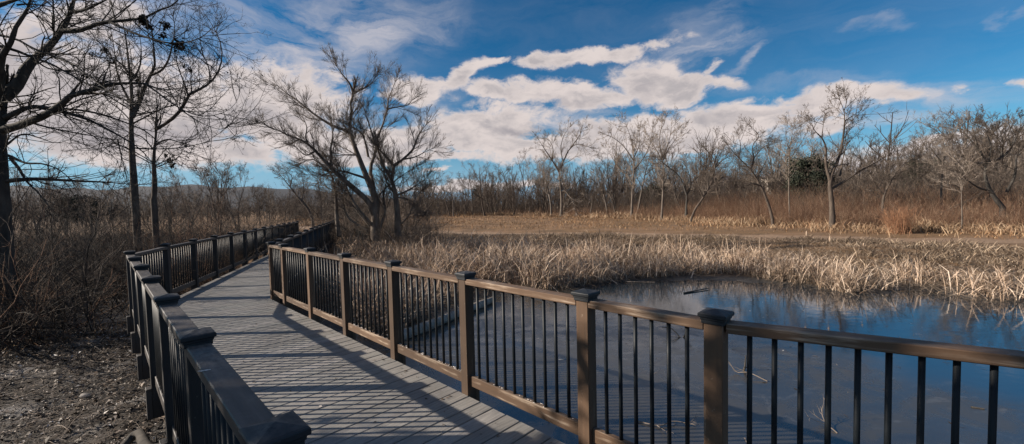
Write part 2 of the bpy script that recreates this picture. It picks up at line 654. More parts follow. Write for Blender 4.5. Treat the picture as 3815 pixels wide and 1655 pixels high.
def deck():
    root = empty('boardwalk', (0, 0, 0))
    tag(root, 'grey brown grooved plank boardwalk bending between two railings', 'boardwalk')
    PITCHB = 0.1487

    def clip(poly, n, c):  # keep n.p <= c
        out = []
        for i in range(len(poly)):
            a, b = poly[i], poly[(i + 1) % len(poly)]
            da, db = n @ a - c, n @ b - c
            if da <= 0: out.append(a)
            if (da < 0) != (db < 0) and abs(da - db) > 1e-12:
                out.append(a + (b - a) * (da / (da - db)))
        return out

    def boards(origin, ang, x0, x1, y0, y1, clips, name, mark=None):
        """boards lie across local x; local frame at origin, rotated ang; clips: world half planes"""
        d, nn = uv(ang), uv(ang + 90)
        b = MB()
        i0, i1 = int(math.floor(x0 / PITCHB)), int(math.ceil(x1 / PITCHB))
        for i in range(i0, i1):
            a, e = i * PITCHB + 0.0045, (i + 1) * PITCHB - 0.0045
            jl, jr = random.uniform(-0.002, 0.002), random.uniform(-0.002, 0.002)
            pts = [np.array([a, y0 + jl]), np.array([e, y0 + jl]), np.array([e, y1 + jr]), np.array([a, y1 + jr])]
            W = [origin + d * p[0] + nn * p[1] for p in pts]
            for (cn, cc) in clips: W = clip(W, cn, cc) if W else W
            if len(W) < 3: continue
            Lc = [np.array([(w - origin) @ d, (w - origin) @ nn]) for w in W]
            cen = sum(Lc) / len(Lc)
            zt = random.uniform(-0.0012, 0.0012)
            def rg(inset, z): return [tuple(p + (cen - p) / max(np.linalg.norm(cen - p), 1e-6) * inset) + (z,) for p in Lc]
            # boards with eased edges
            def rg2(ins, z):
                out = []
                for p in Lc:
                    x = min(max(p[0], a + ins), e - ins)
                    out.append((x, p[1], z))
                return out
            b.rings([rg2(0, -0.026), rg2(0, -0.004 + zt), rg2(0.004, zt)])
        return b.build(name, M['deck'], root, loc=(origin[0], origin[1], 0), rz=R_(ang))

    W = 1.815
    # seam between near and far run: boards of the near run stop on the line through the two corner posts
    seam = R0 - L0
    sn = np.array([seam[1], -seam[0]])
    sn = sn / np.linalg.norm(sn)
    if sn @ (M0 - L0) < 0: sn = -sn
    cs = sn @ L0
    # seam between near run and the bit by the camera
    s2 = R7 - L7
    s2n = np.array([s2[1], -s2[0]])
    s2n = s2n / np.linalg.norm(s2n)
    if s2n @ D1 < 0: s2n = -s2n
    c2 = s2n @ L7
    offs = 0.0
    boards(L1, DA, -2.6, 8.6, 0.045, W + 0.003, [(sn, cs - 0.003), (s2n, c2 - 0.003)], 'decking')
    boards(M0, DB, -2.6, 15.9, -W - 0.003, -0.045, [(-sn, -cs - 0.003)], 'decking')
    n3 = uv(DC + 90)
    boards(R7, DC, -2.6, 5.0, -3.2, -0.052, [(-s2n, -c2 - 0.003)], 'decking')
    # rim joists and stringers under the boards
    def stringer(p, ang, length, yy, name='joist'):
        b = MB()
        b.box((0, -0.019, -0.215), (length, 0.019, -0.03), 0.003)
        o = uv(ang + 90) * yy
        b.build(name, M['joist'], root, loc=(p[0] + o[0], p[1] + o[1], 0), rz=R_(ang))
    for yy in (0.07, 0.65, 1.22, 1.79): stringer(L0, DA, 8.1, yy)
    for yy in (-0.07, -0.65, -1.22, -1.79): stringer(M0, DB, 15.6, yy)
    for yy in (-0.08, -1.2): stringer(R7, DC, 4.8, yy)
    b = MB()
    for q in range(6):
        for yy in (0.35, 1.5):
            x = 0.6 + q * 1.9
            # round concrete-set piers
            if x < 8:
                w = L0 + D1 * x + uv(DA + 90) * yy
                b.box((w[0] - 0.06, w[1] - 0.06, -1.3), (w[0] + 0.06, w[1] + 0.06, -0.216))
    for q in range(8):
        for yy in (-0.35, -1.5):
            w = M0 + D2 * (0.4 + q * 2.0) + uv(DB + 90) * yy
            b.box((w[0] - 0.06, w[1] - 0.06, -1.3), (w[0] + 0.06, w[1] + 0.06, -0.216))
    b.build('support_piers', M['joist'], root)


deck()

# ------------------------------------------------------------------ ground and pond
WATER_Z = -0.75
shore = [gp(*p, WATER_Z)[:2] for p in [(1240, 1262), (1330, 1246), (1420, 1238), (1520, 1215), (1620, 1160), (1740, 1118), (1880, 1100), (2078, 1085), (2226, 1062), (2400, 1048), (2600, 1046), (2855, 1056), (2940, 1066), (3025, 1078), (3158, 1104), (3250, 1098), (3343, 1089), (3420, 1096), (3506, 1103), (3600, 1122), (3698, 1128), (3815, 1140)]]
shore += [np.array(p) for p in [(14.5, 7.2), (17, 2), (12, -5), (3, -7), (-1.5, -2.5), (-0.9, 1.3), (-1.9, 3.0), (-3.0, 4.6), (-3.6, 5.6)]]
shore = np.array(shore)


def sdf(poly, X, Y):
    """signed distance, negative inside"""
    d = np.full(X.shape, 1e9)
    inside = np.zeros(X.shape, bool)
    n = len(poly)
    for i in range(n):
        a, b = poly[i], poly[(i + 1) % n]
        e = b - a
        wx, wy = X - a[0], Y - a[1]
        t = np.clip((wx * e[0] + wy * e[1]) / (e @ e), 0, 1)
        d = np.minimum(d, np.hypot(wx - t * e[0], wy - t * e[1]))
        c = ((a[1] > Y) != (b[1] > Y)) & (X < (b[0] - a[0]) * (Y - a[1]) / (b[1] - a[1] + 1e-12) + a[0])
        inside ^= c
    return np.where(inside, -d, d)


def vnoise(X, Y, s, seed=0):
    """smooth value noise"""
    g = np.random.default_rng(seed)
    tab = g.uniform(-1, 1, (256, 256))
    x, y = X * s, Y * s
    xi, yi = np.floor(x).astype(int), np.floor(y).astype(int)
    fx, fy = x - xi, y - yi
    fx, fy = fx * fx * (3 - 2 * fx), fy * fy * (3 - 2 * fy)
    a, b = tab[xi % 256, yi % 256], tab[(xi + 1) % 256, yi % 256]
    c, d = tab[xi % 256, (yi + 1) % 256], tab[(xi + 1) % 256, (yi + 1) % 256]
    return (a * (1 - fx) + b * fx) * (1 - fy) + (c * (1 - fx) + d * fx) * fy


def smooth(t):
    t = np.clip(t, 0, 1)
    return t * t * (3 - 2 * t)


DECK_END = M0 + D2 * 15.8


def ground_h(X, Y):
    X = np.asarray(X, float)
    Y = np.asarray(Y, float)
    r = np.hypot(X, Y)
    s = sdf(shore, X, Y)
    land = -0.68 + 0.12 * smooth((r - 14) / 12) + 0.55 * smooth((r - 28) / 60) + 0.0
    land = land + 0.035 * vnoise(X, Y, 0.9, 1) + 0.02 * vnoise(X, Y, 2.7, 2) + 0.10 * vnoise(X, Y, 0.11, 3) * smooth((r - 12) / 20)
    land = land + 0.012 * vnoise(X, Y, 7.0, 4)
    # bank at the end of the boardwalk
    dd = np.hypot(X - DECK_END[0], Y - DECK_END[1])
    land = np.maximum(land, -0.08 - 0.75 * smooth((dd - 2.5) / 9))
    # shore: wet mud shelf slipping under the water
    edge = s + 0.25 * vnoise(X, Y, 1.3, 5) + 0.1 * vnoise(X, Y, 4.1, 6)
    shelf = WATER_Z - 0.25 + 0.27 * smooth((edge + 0.9) / 1.3) + 0.015 * vnoise(X, Y, 5.0, 8)
    k = smooth((edge - 0.2) / 1.6)
    h = shelf * (1 - k) + land * k
    # far land: gently up, low rolling
    h = h + 3.0 * smooth((r - 150) / 700) * (0.6 + 0.4 * vnoise(X, Y, 0.006, 9))
    return h


def axis(lo, fine0, fine1, hi, step, gf=1.12):
    v = list(np.arange(fine0, fine1, step))
    s = step
    x = fine1
    while x < hi:
        v.append(x)
        s *= gf
        x += s
    v.append(hi)
    s = step
    x = fine0
    pre = []
    while x > lo:
        s *= gf
        x -= s
        pre.append(max(x, lo))
    return np.array(pre[::-1] + v)


def ground():
    xs = axis(-4000, -9, 15, 4000, 0.12)
    ys = axis(-600, 1.0, 16, 5000, 0.12)
    X, Y = np.meshgrid(xs, ys)
    Z = ground_h(X, Y)
    V = np.stack([X, Y, Z], -1).reshape(-1, 3)
    nx, ny = len(xs), len(ys)
    i, j = np.meshgrid(np.arange(nx - 1), np.arange(ny - 1))
    a = (j * nx + i).ravel()
    Q = np.stack([a, a + 1, a + 1 + nx, a + nx], -1)
    m, nt, bs = new_mat('ground')
    g = N(nt, 'ShaderNodeNewGeometry')
    sep = N(nt, 'ShaderNodeSeparateXYZ')
    nt.links.new(g.outputs['Position'], sep.inputs[0])
    pos = g.outputs['Position']
    n1 = noise(nt, pos, 0.35, 5, 0.6)
    n2 = noise(nt, pos, 6.0, 6, 0.65)
    n3 = noise(nt, mapping(nt, pos, (1, 3.0, 1)), 0.12, 4, 0.6)
    field = mixc(nt, mrange(nt, n2.outputs[0], 0.35, 0.65), (0.12, 0.07, 0.036), (0.29, 0.18, 0.095))
    field = mixc(nt, mrange(nt, n3.outputs[0], 0.45, 0.62, 0, 0.8), field, (0.26, 0.165, 0.10))
    field = mixc(nt, mrange(nt, n1.outputs[0], 0.5, 0.68, 0, 0.6), field, (0.085, 0.065, 0.045))
    # bare tan track across the field
    tr = N(nt, 'ShaderNodeVectorMath', operation='DOT_PRODUCT')
    A, B = gp(3900, 900, -0.5)[:2], gp(1750, 862, -0.45)[:2]
    dv = (B - A) / np.linalg.norm(B - A)
    nv = np.array([-dv[1], dv[0]])
    nt.links.new(pos, tr.inputs[0])
    tr.inputs[1].default_value = (nv[0], nv[1], 0)
    off = N(nt, 'ShaderNodeMath', operation='SUBTRACT')
    nt.links.new(tr.outputs['Value'], off.inputs[0])
    off.inputs[1].default_value = float(nv @ A)
    wob = N(nt, 'ShaderNodeMath', operation='MULTIPLY_ADD')
    nt.links.new(n3.outputs[0], wob.inputs[0])
    wob.inputs[1].default_value = 5.0
    nt.links.new(off.outputs[0], wob.inputs[2])
    ab = N(nt, 'ShaderNodeMath', operation='ABSOLUTE')
    sb = N(nt, 'ShaderNodeMath', operation='SUBTRACT')
    nt.links.new(wob.outputs[0], sb.inputs[0])
    sb.inputs[1].default_value = 2.5
    nt.links.new(sb.outputs[0], ab.inputs[0])
    track = mrange(nt, ab.outputs[0], 0.9, 1.5, 0.85, 0.0)
    field = mixc(nt, track, field, mixc(nt, mrange(nt, n2.outputs[0], 0.3, 0.7), (0.24, 0.165, 0.11), (0.36, 0.25, 0.17)))
    # dark leafy soil left of the boardwalk
    dl = N(nt, 'ShaderNodeVectorMath', operation='DOT_PRODUCT')
    nt.links.new(pos, dl.inputs[0])
    nL = uv(DA + 90)
    dl.inputs[1].default_value = (nL[0], nL[1], 0)
    lf = mrange(nt, dl.outputs['Value'], float(nL @ L1) + 0.3, float(nL @ L1) + 1.6, 1.0, 0.0)
    yy = mrange(nt, sep.outputs['Y'], 9.0, 22.0, 1.0, 0.25)
    ml = N(nt, 'ShaderNodeMath', operation='MULTIPLY')
    nt.links.new(lf, ml.inputs[0])
    nt.links.new(yy, ml.inputs[1])
    soil = mixc(nt, mrange(nt, n2.outputs[0], 0.38, 0.62), (0.015, 0.013, 0.011), (0.085, 0.072, 0.06))
    n4 = noise(nt, pos, 1.1, 4, 0.6)
    soil = mixc(nt, mrange(nt, n4.outputs[0], 0.54, 0.66, 0, 0.9), soil, (0.30, 0.285, 0.27))
    c = mixc(nt, ml.outputs[0], field, soil)
    # wet mud near the water line (by height)
    wet = mrange(nt, sep.outputs['Z'], WATER_Z + 0.03, WATER_Z + 0.075, 1.0, 0.0)
    wy = mrange(nt, sep.outputs['Y'], 20, 24, 1.0, 0.0)
    mw = N(nt, 'ShaderNodeMath', operation='MULTIPLY')
    nt.links.new(wet, mw.inputs[0])
    nt.links.new(wy, mw.inputs[1])
    mud = mixc(nt, mrange(nt, n2.outputs[0], 0.3, 0.7), (0.03, 0.028, 0.025), (0.085, 0.077, 0.068))
    c = mixc(nt, mw.outputs[0], c, mud)
    nt.links.new(c, bs.inputs['Base Color'])
    nt.links.new(mrange(nt, mw.outputs[0], 0, 1, 0.95, 0.4), bs.inputs['Roughness'])
    bs.inputs['Specular IOR Level'].default_value = 0.25
    bump(nt, bs, n2.outputs[0], 0.9, 0.05)
    o = obj('ground', V, Q, m, smooth=True)
    tag(o, kind='structure')


ground()


def pond():
    lo, hi = shore.min(0) - 3, shore.max(0) + 3
    m, nt, bs = new_mat('pond_water')
    g = N(nt, 'ShaderNodeNewGeometry')
    pos = g.outputs['Position']
    sep = N(nt, 'ShaderNodeSeparateXYZ')
    nt.links.new(pos, sep.inputs[0])
    warp = noise(nt, pos, 0.9, 3, 0.6)
    # thin grey ice lies over the shaded half of the pond; the far right is open water
    dt = N(nt, 'ShaderNodeVectorMath', operation='DOT_PRODUCT')
    nt.links.new(pos, dt.inputs[0])
    A, B = gp(2250, 1075, WATER_Z)[:2], gp(3815, 1420, WATER_Z)[:2]
    dv = (B - A) / np.linalg.norm(B - A)
    nv = np.array([-dv[1], dv[0]])
    dt.inputs[1].default_value = (nv[0], nv[1], 0)
    ad = N(nt, 'ShaderNodeMath', operation='MULTIPLY_ADD')
    nt.links.new(warp.outputs[0], ad.inputs[0])
    ad.inputs[1].default_value = 1.6
    nt.links.new(dt.outputs['Value'], ad.inputs[2])
    c0 = float(nv @ A) + 0.25
    ice = mrange(nt, ad.outputs[0], c0 - 0.8, c0 + 0.4, 1.0, 0.0, True)
    n1 = noise(nt, pos, 1.7, 5, 0.6, 1.0)
    n2 = noise(nt, mapping(nt, pos, (1, 2.2, 1)), 3.2, 5, 0.65)
    icec = mixc(nt, mrange(nt, n1.outputs[0], 0.35, 0.7), (0.036, 0.033, 0.027), (0.053, 0.049, 0.040))
    pat = mrange(nt, n2.outputs[0], 0.60, 0.66, 0, 0.5)
    icec = mixc(nt, pat, icec, (0.12, 0.118, 0.112))
    big = noise(nt, pos, 0.55, 4, 0.6, 0.6)
    icec = mixc(nt, mrange(nt, big.outputs[0], 0.45, 0.62, 0, 0.55), icec, (0.05, 0.049, 0.046))
    vo = nt.nodes.new('ShaderNodeTexVoronoi')
    vo.feature = 'DISTANCE_TO_EDGE'
    vo.inputs['Scale'].default_value = 0.55
    wv = N(nt, 'ShaderNodeVectorMath', operation='MULTIPLY_ADD')
    nt.links.new(n1.outputs['Color'], wv.inputs[0])
    wv.inputs[1].default_value = (0.8, 0.8, 0)
    nt.links.new(pos, wv.inputs[2])
    nt.links.new(wv.outputs[0], vo.inputs['Vector'])
    ck = N(nt, 'ShaderNodeMath', operation='MULTIPLY')
    nt.links.new(mrange(nt, vo.outputs['Distance'], 0.002, 0.012, 0.16, 0.0), ck.inputs[0])
    nt.links.new(mrange(nt, big.outputs[0], 0.45, 0.55), ck.inputs[1])
    icec = mixc(nt, ck.outputs[0], icec, (0.21, 0.21, 0.205))
    c = mixc(nt, ice, (0.012, 0.024, 0.036), icec)
    nt.links.new(c, bs.inputs['Base Color'])
    rg = N(nt, 'ShaderNodeMath', operation='MULTIPLY')
    nt.links.new(ice, rg.inputs[0])
    nt.links.new(mrange(nt, n1.outputs[0], 0.4, 0.6, 0.14, 0.34), rg.inputs[1])
    ra = N(nt, 'ShaderNodeMath', operation='ADD')
    nt.links.new(rg.outputs[0], ra.inputs[0])
    ra.inputs[1].default_value = 0.03
    nt.links.new(ra.outputs[0], bs.inputs['Roughness'])
    nt.links.new(mrange(nt, ice, 0, 1, 3.0, 2.2), bs.inputs['IOR'])
    w = noise(nt, mapping(nt, pos, (1, 1.6, 1)), 5.0, 4, 0.5)
    b = N(nt, 'ShaderNodeBump')
    b.inputs['Strength'].default_value = 0.05
    b.inputs['Distance'].default_value = 0.03
    nt.links.new(w.outputs[0], b.inputs['Height'])
    nt.links.new(b.outputs[0], bs.inputs['Normal'])
    o = obj('pond_water', [(lo[0], lo[1], WATER_Z), (hi[0], lo[1], WATER_Z), (hi[0], hi[1], WATER_Z), (lo[0], hi[1], WATER_Z)], np.array([[0, 1, 2, 3]]), m)
    tag(o, kind='structure')


pond()

# ------------------------------------------------------------------ hills
def hills():
    # a long low mesa beyond the trees on the left
    prof = [(-900, 640), (-300, 660), (0, 690), (150, 700), (400, 706), (650, 692), (900, 700), (1060, 702), (1200, 714), (1400, 735), (1650, 748), (1800, 752)]
    D = 1800.0
    rows = []
    top = catmull([(*ray(px, py)[:2] / ray(px, py)[1] * D, EYE + ray(px, py)[2] / ray(px, py)[1] * D) for px, py in prof], 90)
    n = len(top)
    V, nr = [], 14
    for k in range(nr):
        u = k / (nr - 1)
        for i in range(n):
            t = top[i]
            back = 500 * (u - 0.5) * 2
            sc = 1 + back / D
            h = math.exp(-((u - 0.5) * 3.0) ** 2)
            if k in (0, nr - 1): h = -0.05
            z = -2 + (t[2] + 2) * h + 6 * math.sin(i * 0.9 + k * 1.7) * h * (1 if k != 7 else 0.2)
            V.append((t[0] * sc, t[1] * sc, z))
    i, j = np.meshgrid(np.arange(n - 1), np.arange(nr - 1))
    a = (j * n + i).ravel()
    Q = np.stack([a, a + 1, a + 1 + n, a + n], -1)
    m, nt, bs = new_mat('hill')
    g = N(nt, 'ShaderNodeNewGeometry')
    ns = noise(nt, g.outputs['Position'], 0.01, 6, 0.65)
    nt.links.new(ramp(nt, ns.outputs[0], [(0.35, (0.03, 0.036, 0.045)), (0.65, (0.075, 0.078, 0.088))]), bs.inputs['Base Color'])
    bs.inputs['Roughness'].default_value = 1
    tag(obj('hills', V, Q, m, smooth=True), kind='structure')


hills()

# ------------------------------------------------------------------ sky
SUN_EL, SUN_AZ = 23.7, 180.0   # light travels towards +x


def world():
    w = bpy.data.worlds.new('World')
    scene.world = w
    w.use_nodes = True
    nt = w.node_tree
    nt.nodes.clear()
    out = nt.nodes.new('ShaderNodeOutputWorld')
    bg = nt.nodes.new('ShaderNodeBackground')
    nt.links.new(bg.outputs[0], out.inputs[0])
    sky = nt.nodes.new('ShaderNodeTexSky')
    sky.sky_type = 'NISHITA'
    sky.sun_disc = False
    sky.sun_elevation = R_(SUN_EL)
    sky.sun_rotation = R_(-90)
    sky.altitude = 1600
    sky.air_density = 1.0
    sky.dust_density = 0.7
    sky.ozone_density = 2.5
    tc = nt.nodes.new('ShaderNodeTexCoord')
    vec = tc.outputs['Generated']
    sep = nt.nodes.new('ShaderNodeSeparateXYZ')
    nt.links.new(vec, sep.inputs[0])

    def math2(op, a, b=None, c=None):
        n = nt.nodes.new('ShaderNodeMath')
        n.operation = op
        for i, v in enumerate((a, b, c)):
            if v is None: continue
            if hasattr(v, 'is_linked'): nt.links.new(v, n.inputs[i])
            else: n.inputs[i].default_value = v
        return n.outputs[0]
    az = math2('ARCTAN2', sep.outputs['X'], sep.outputs['Y'])
    el = math2('ARCSINE', sep.outputs['Z'])
    cmb = nt.nodes.new('ShaderNodeCombineXYZ')
    nt.links.new(az, cmb.inputs[0])
    nt.links.new(el, cmb.inputs[1])
    P = cmb.outputs[0]

    def ae(px, py):
        v = ray(px, py)
        v = v / np.linalg.norm(v)
        return math.atan2(v[0], v[1]), math.asin(v[2])

    # warped coordinates give the blobs ragged edges
    wn = noise(nt, mapping(nt, P, (1, 1.6, 1)), 5.0, 6, 0.6)
    wsub = nt.nodes.new('ShaderNodeVectorMath')
    wsub.operation = 'SUBTRACT'
    nt.links.new(wn.outputs['Color'], wsub.inputs[0])
    wsub.inputs[1].default_value = (0.5, 0.5, 0.5)
    def warped(k):
        n = nt.nodes.new('ShaderNodeVectorMath')
        n.operation = 'MULTIPLY_ADD'
        nt.links.new(wsub.outputs[0], n.inputs[0])
        n.inputs[1].default_value = (k, k * 0.7, 0)
        nt.links.new(P, n.inputs[2])
        return n.outputs[0]
    PW = warped(0.13)
    PS = warped(0.22)

    def blobs(src, items):
        acc = None
        for (px, py, rx, ry, rot, wgt) in items:
            a, e = ae(px, py)
            a1, e1 = ae(px + rx * math.cos(R_(rot)), py - rx * math.sin(R_(rot)))
            a2, e2 = ae(px - ry * math.sin(R_(rot)), py - ry * math.cos(R_(rot)))
            sx, sy = math.hypot(a1 - a, e1 - e), math.hypot(a2 - a, e2 - e)
            m = mapping(nt, src, (sx, sy, 1), (a, e, 0), (0, 0, math.atan2(e1 - e, a1 - a)), 'TEXTURE')
            ln = nt.nodes.new('ShaderNodeVectorMath')
            ln.operation = 'LENGTH'
            nt.links.new(m, ln.inputs[0])
            v = mrange(nt, ln.outputs['Value'], 0.0, 1.62, wgt, 0.0, True)
            if acc is None: acc = v
            else:
                n = nt.nodes.new('ShaderNodeMath')
                n.operation = 'SMOOTH_MAX'
                nt.links.new(acc, n.inputs[0])
                nt.links.new(v, n.inputs[1])
                n.inputs[2].default_value = 0.08
                acc = n.outputs[0]
        return acc

    cum = blobs(PW, CUMULUS)
    fn = noise(nt, mapping(nt, P, (1, 1.7, 1)), 9.0, 9, 0.6, 0.3)
    f1 = math2('MULTIPLY', mrange(nt, fn.outputs[0], 0.25, 0.75, -0.40, 0.40), mrange(nt, cum, 0.0, 0.3, 0, 1))
    fe = noise(nt, mapping(nt, PW, (1, 1.5, 1)), 26.0, 8, 0.65, 0.2)
    f2 = math2('MULTIPLY', mrange(nt, fe.outputs[0], 0.25, 0.75, -0.24, 0.24), mrange(nt, cum, 0.0, 0.3, 0, 1))
    dens = math2('ADD', math2('ADD', cum, f1), f2)
    mask = mrange(nt, dens, 0.10, 0.60, 0, 1, True)
    # high thin streaks
    cir = blobs(PS, CIRRUS)
    sn = noise(nt, mapping(nt, PW, (2.2, 9.0, 1), rot=(0, 0, R_(-14))), 2.3, 8, 0.62, 0.6)
    cm = math2('MULTIPLY', cir, mrange(nt, sn.outputs[0], 0.33, 0.68, 0.0, 1.25))
    cm = math2('MINIMUM', cm, 0.75)
    # blue of the sky
    grade = nt.nodes.new('ShaderNodeGamma')
    nt.links.new(sky.outputs[0], grade.inputs[0])
    grade.inputs[1].default_value = 1.0
    hs = nt.nodes.new('ShaderNodeHueSaturation')
    nt.links.new(grade.outputs[0], hs.inputs['Color'])
    hs.inputs['Saturation'].default_value = SKY_SAT
    skyc = mixc(nt, 1.0, hs.outputs[0], SKY_TINT, 'MULTIPLY')
    hz = mrange(nt, el, 0.02, 0.16, 0.9, 0.0, True)
    skyc = mixc(nt, hz, skyc, tuple(K0_ for K0_ in (2.1, 3.55, 5.2)))
    # cloud colour: thick = bright warm white, undersides and hollows lilac grey
    tn = noise(nt, mapping(nt, PW, (1, 2.2, 1), loc=(0.02, 0.035, 0)), 7.5, 8, 0.62, 0.2)
    thick = mrange(nt, dens, 0.35, 0.9, 0, 1)
    shade = math2('MULTIPLY', thick, mrange(nt, tn.outputs[0], 0.38, 0.64, 0.0, 1.0, True))
    K = CLOUD_K
    cc = mixc(nt, shade, tuple(K * x for x in (0.84, 0.745, 0.715)), tuple(K * x for x in (0.52, 0.482, 0.495)))
    bnk = blobs(PS, GREYS)
    cc = mixc(nt, bnk, cc, tuple(K * x for x in (0.36, 0.34, 0.375)))
    c = mixc(nt, cm, skyc, tuple(K * x for x in (0.66, 0.63, 0.67)))
    # unseen broken cloud added behind the viewer and overhead to grey the ambient light
    bk = math2('MAXIMUM', mrange(nt, sep.outputs['Y'], 0.30, 0.0, 0, 1, True), mrange(nt, sep.outputs['Z'], 0.62, 0.75, 0, 1, True))
    on = noise(nt, mapping(nt, vec, (1, 1, 2.0)), 2.6, 6, 0.6, 0.3)
    bm = math2('MULTIPLY', bk, mrange(nt, on.outputs[0], 0.46, 0.64, 0, 1, True))
    c = mixc(nt, bm, c, tuple(K * x for x in (0.34, 0.315, 0.32)))
    c = mixc(nt, mask, c, cc)
    nt.links.new(c, bg.inputs[0])
    bg.inputs[1].default_value = SKY_STRENGTH
    try:
        w.cycles.sampling_method = 'MANUAL'
        w.cycles.sample_map_resolution = 512
    except Exception:
        pass


SKY_STRENGTH = 0.081
SKY_SAT = 1.32
SKY_TINT = (0.56, 0.83, 0.80)
CLOUD_K = 7.4
CUMULUS = [
    (1010, 400, 330, 190, 0, 1.0), (560, 430, 480, 200, 0, 1.0), (120, 330, 420, 260, 10, 0.95), (1130, 530, 260, 75, 0, 1.0), (700, 545, 500, 60, 0, .9), (250, 90, 330, 110, 20, 0.75),
    (1480, 545, 300, 62, 4, 1.0), (1800, 470, 260, 75, 8, 1.0), (2000, 555, 420, 55, 0, 1.0), (2330, 520, 300, 70, -3, .9), (2430, 460, 160, 50, 5, .9), (2250, 545, 420, 45, 2, 1.0), (2620, 520, 300, 50, 4, .9), (1500, 590, 420, 24, 0, .9), (3480, 545, 380, 34, 6, .8),
    (2700, 470, 330, 75, 5, 1.0), (3020, 395, 300, 55, 9, 1.0), (3250, 372, 220, 30, 5, .6),
    (1560, 330, 135, 55, 0, 1.0), (1720, 290, 110, 38, 38, 1.0), (1830, 232, 80, 28, 15, .9),
    (2020, 218, 110, 34, 6, 1.0), (2150, 205, 130, 36, 3, 1.0), (2290, 185, 150, 32, 6, .85), (2440, 160, 150, 28, 10, .6),
    (1830, 345, 150, 34, -5, .95), (2010, 340, 150, 52, 5, 1.0), (2210, 360, 210, 52, 0, 1.0), (2400, 310, 130, 85, 5, 1.0), (2520, 330, 160, 62, 0, 1.0), (2670, 310, 90, 32, -10, .7), (2640, 252, 30, 22, 30, .5),
    (3810, 295, 80, 34, 15, .9), (3560, 338, 50, 14, 20, .5),
    (3650, 600, 420, 75, 6, 1.0), (3150, 620, 300, 45, 6, .85), (3050, 480, 200, 40, 5, .55),
    (1800, 690, 420, 18, 2, .7), (1650, 634, 70, 7, 4, .55), (1250, 600, 160, 22, 0, .8),
]
CIRRUS = [
    (1000, 170, 330, 110, 10, 0.95), (1330, 120, 360, 140, 12, 0.75), (1150, 40, 400, 70, 10, .6), (1300, 230, 260, 60, 0, .5), (2600, 110, 200, 80, 40, 0.38), (2600, 175, 230, 50, 10, .6), (2480, 215, 160, 30, 5, .5), (3240, 118, 90, 26, 10, .45),
    (2780, 235, 110, 24, 35, 0.6), (3380, 390, 480, 55, 6, 0.75), (3300, 460, 420, 40, 6, .6), (2060, 440, 330, 35, 0, 0.9), (3000, 330, 320, 34, 6, .4), (900, 90, 220, 80, -20, .5), (600, 60, 300, 100, 0, .5),
    (1500, 410, 220, 50, 10, .5), (3700, 20, 90, 18, 0, .3),
]
GREYS = [
    (500, 480, 500, 60, 0, 0.7), (250, 330, 400, 60, 5, .5), (1100, 470, 200, 40, 0, .35), (1930, 480, 130, 22, -5, .8), (2050, 475, 100, 14, 0, .7), (1080, 350, 220, 40, -8, .25), (2100, 380, 140, 18, 0, .4), (2400, 330, 60, 50, 60, .35), (150, 200, 300, 80, 20, .5),
    (2760, 440, 160, 20, 8, .35), (1450, 570, 300, 20, 4, .3),
]
world()

sd = bpy.data.lights.new('sun', 'SUN')
sd.energy = 5.0
sd.angle = R_(0.42)
sd.color = (1.0, 0.88, 0.75)
so = bpy.data.objects.new('sun', sd)
dirv = Vector((math.cos(R_(SUN_EL)), -0.006, -math.sin(R_(SUN_EL))))
so.rotation_euler = dirv.to_track_quat('-Z', 'Y').to_euler()
so.location = (-50, 0, 30)
COL.objects.link(so)

# ------------------------------------------------------------------ trees
def sample_limbs(limbs, n):
    return np.stack([l[0] for l in limbs]), np.stack([l[1] for l in limbs])


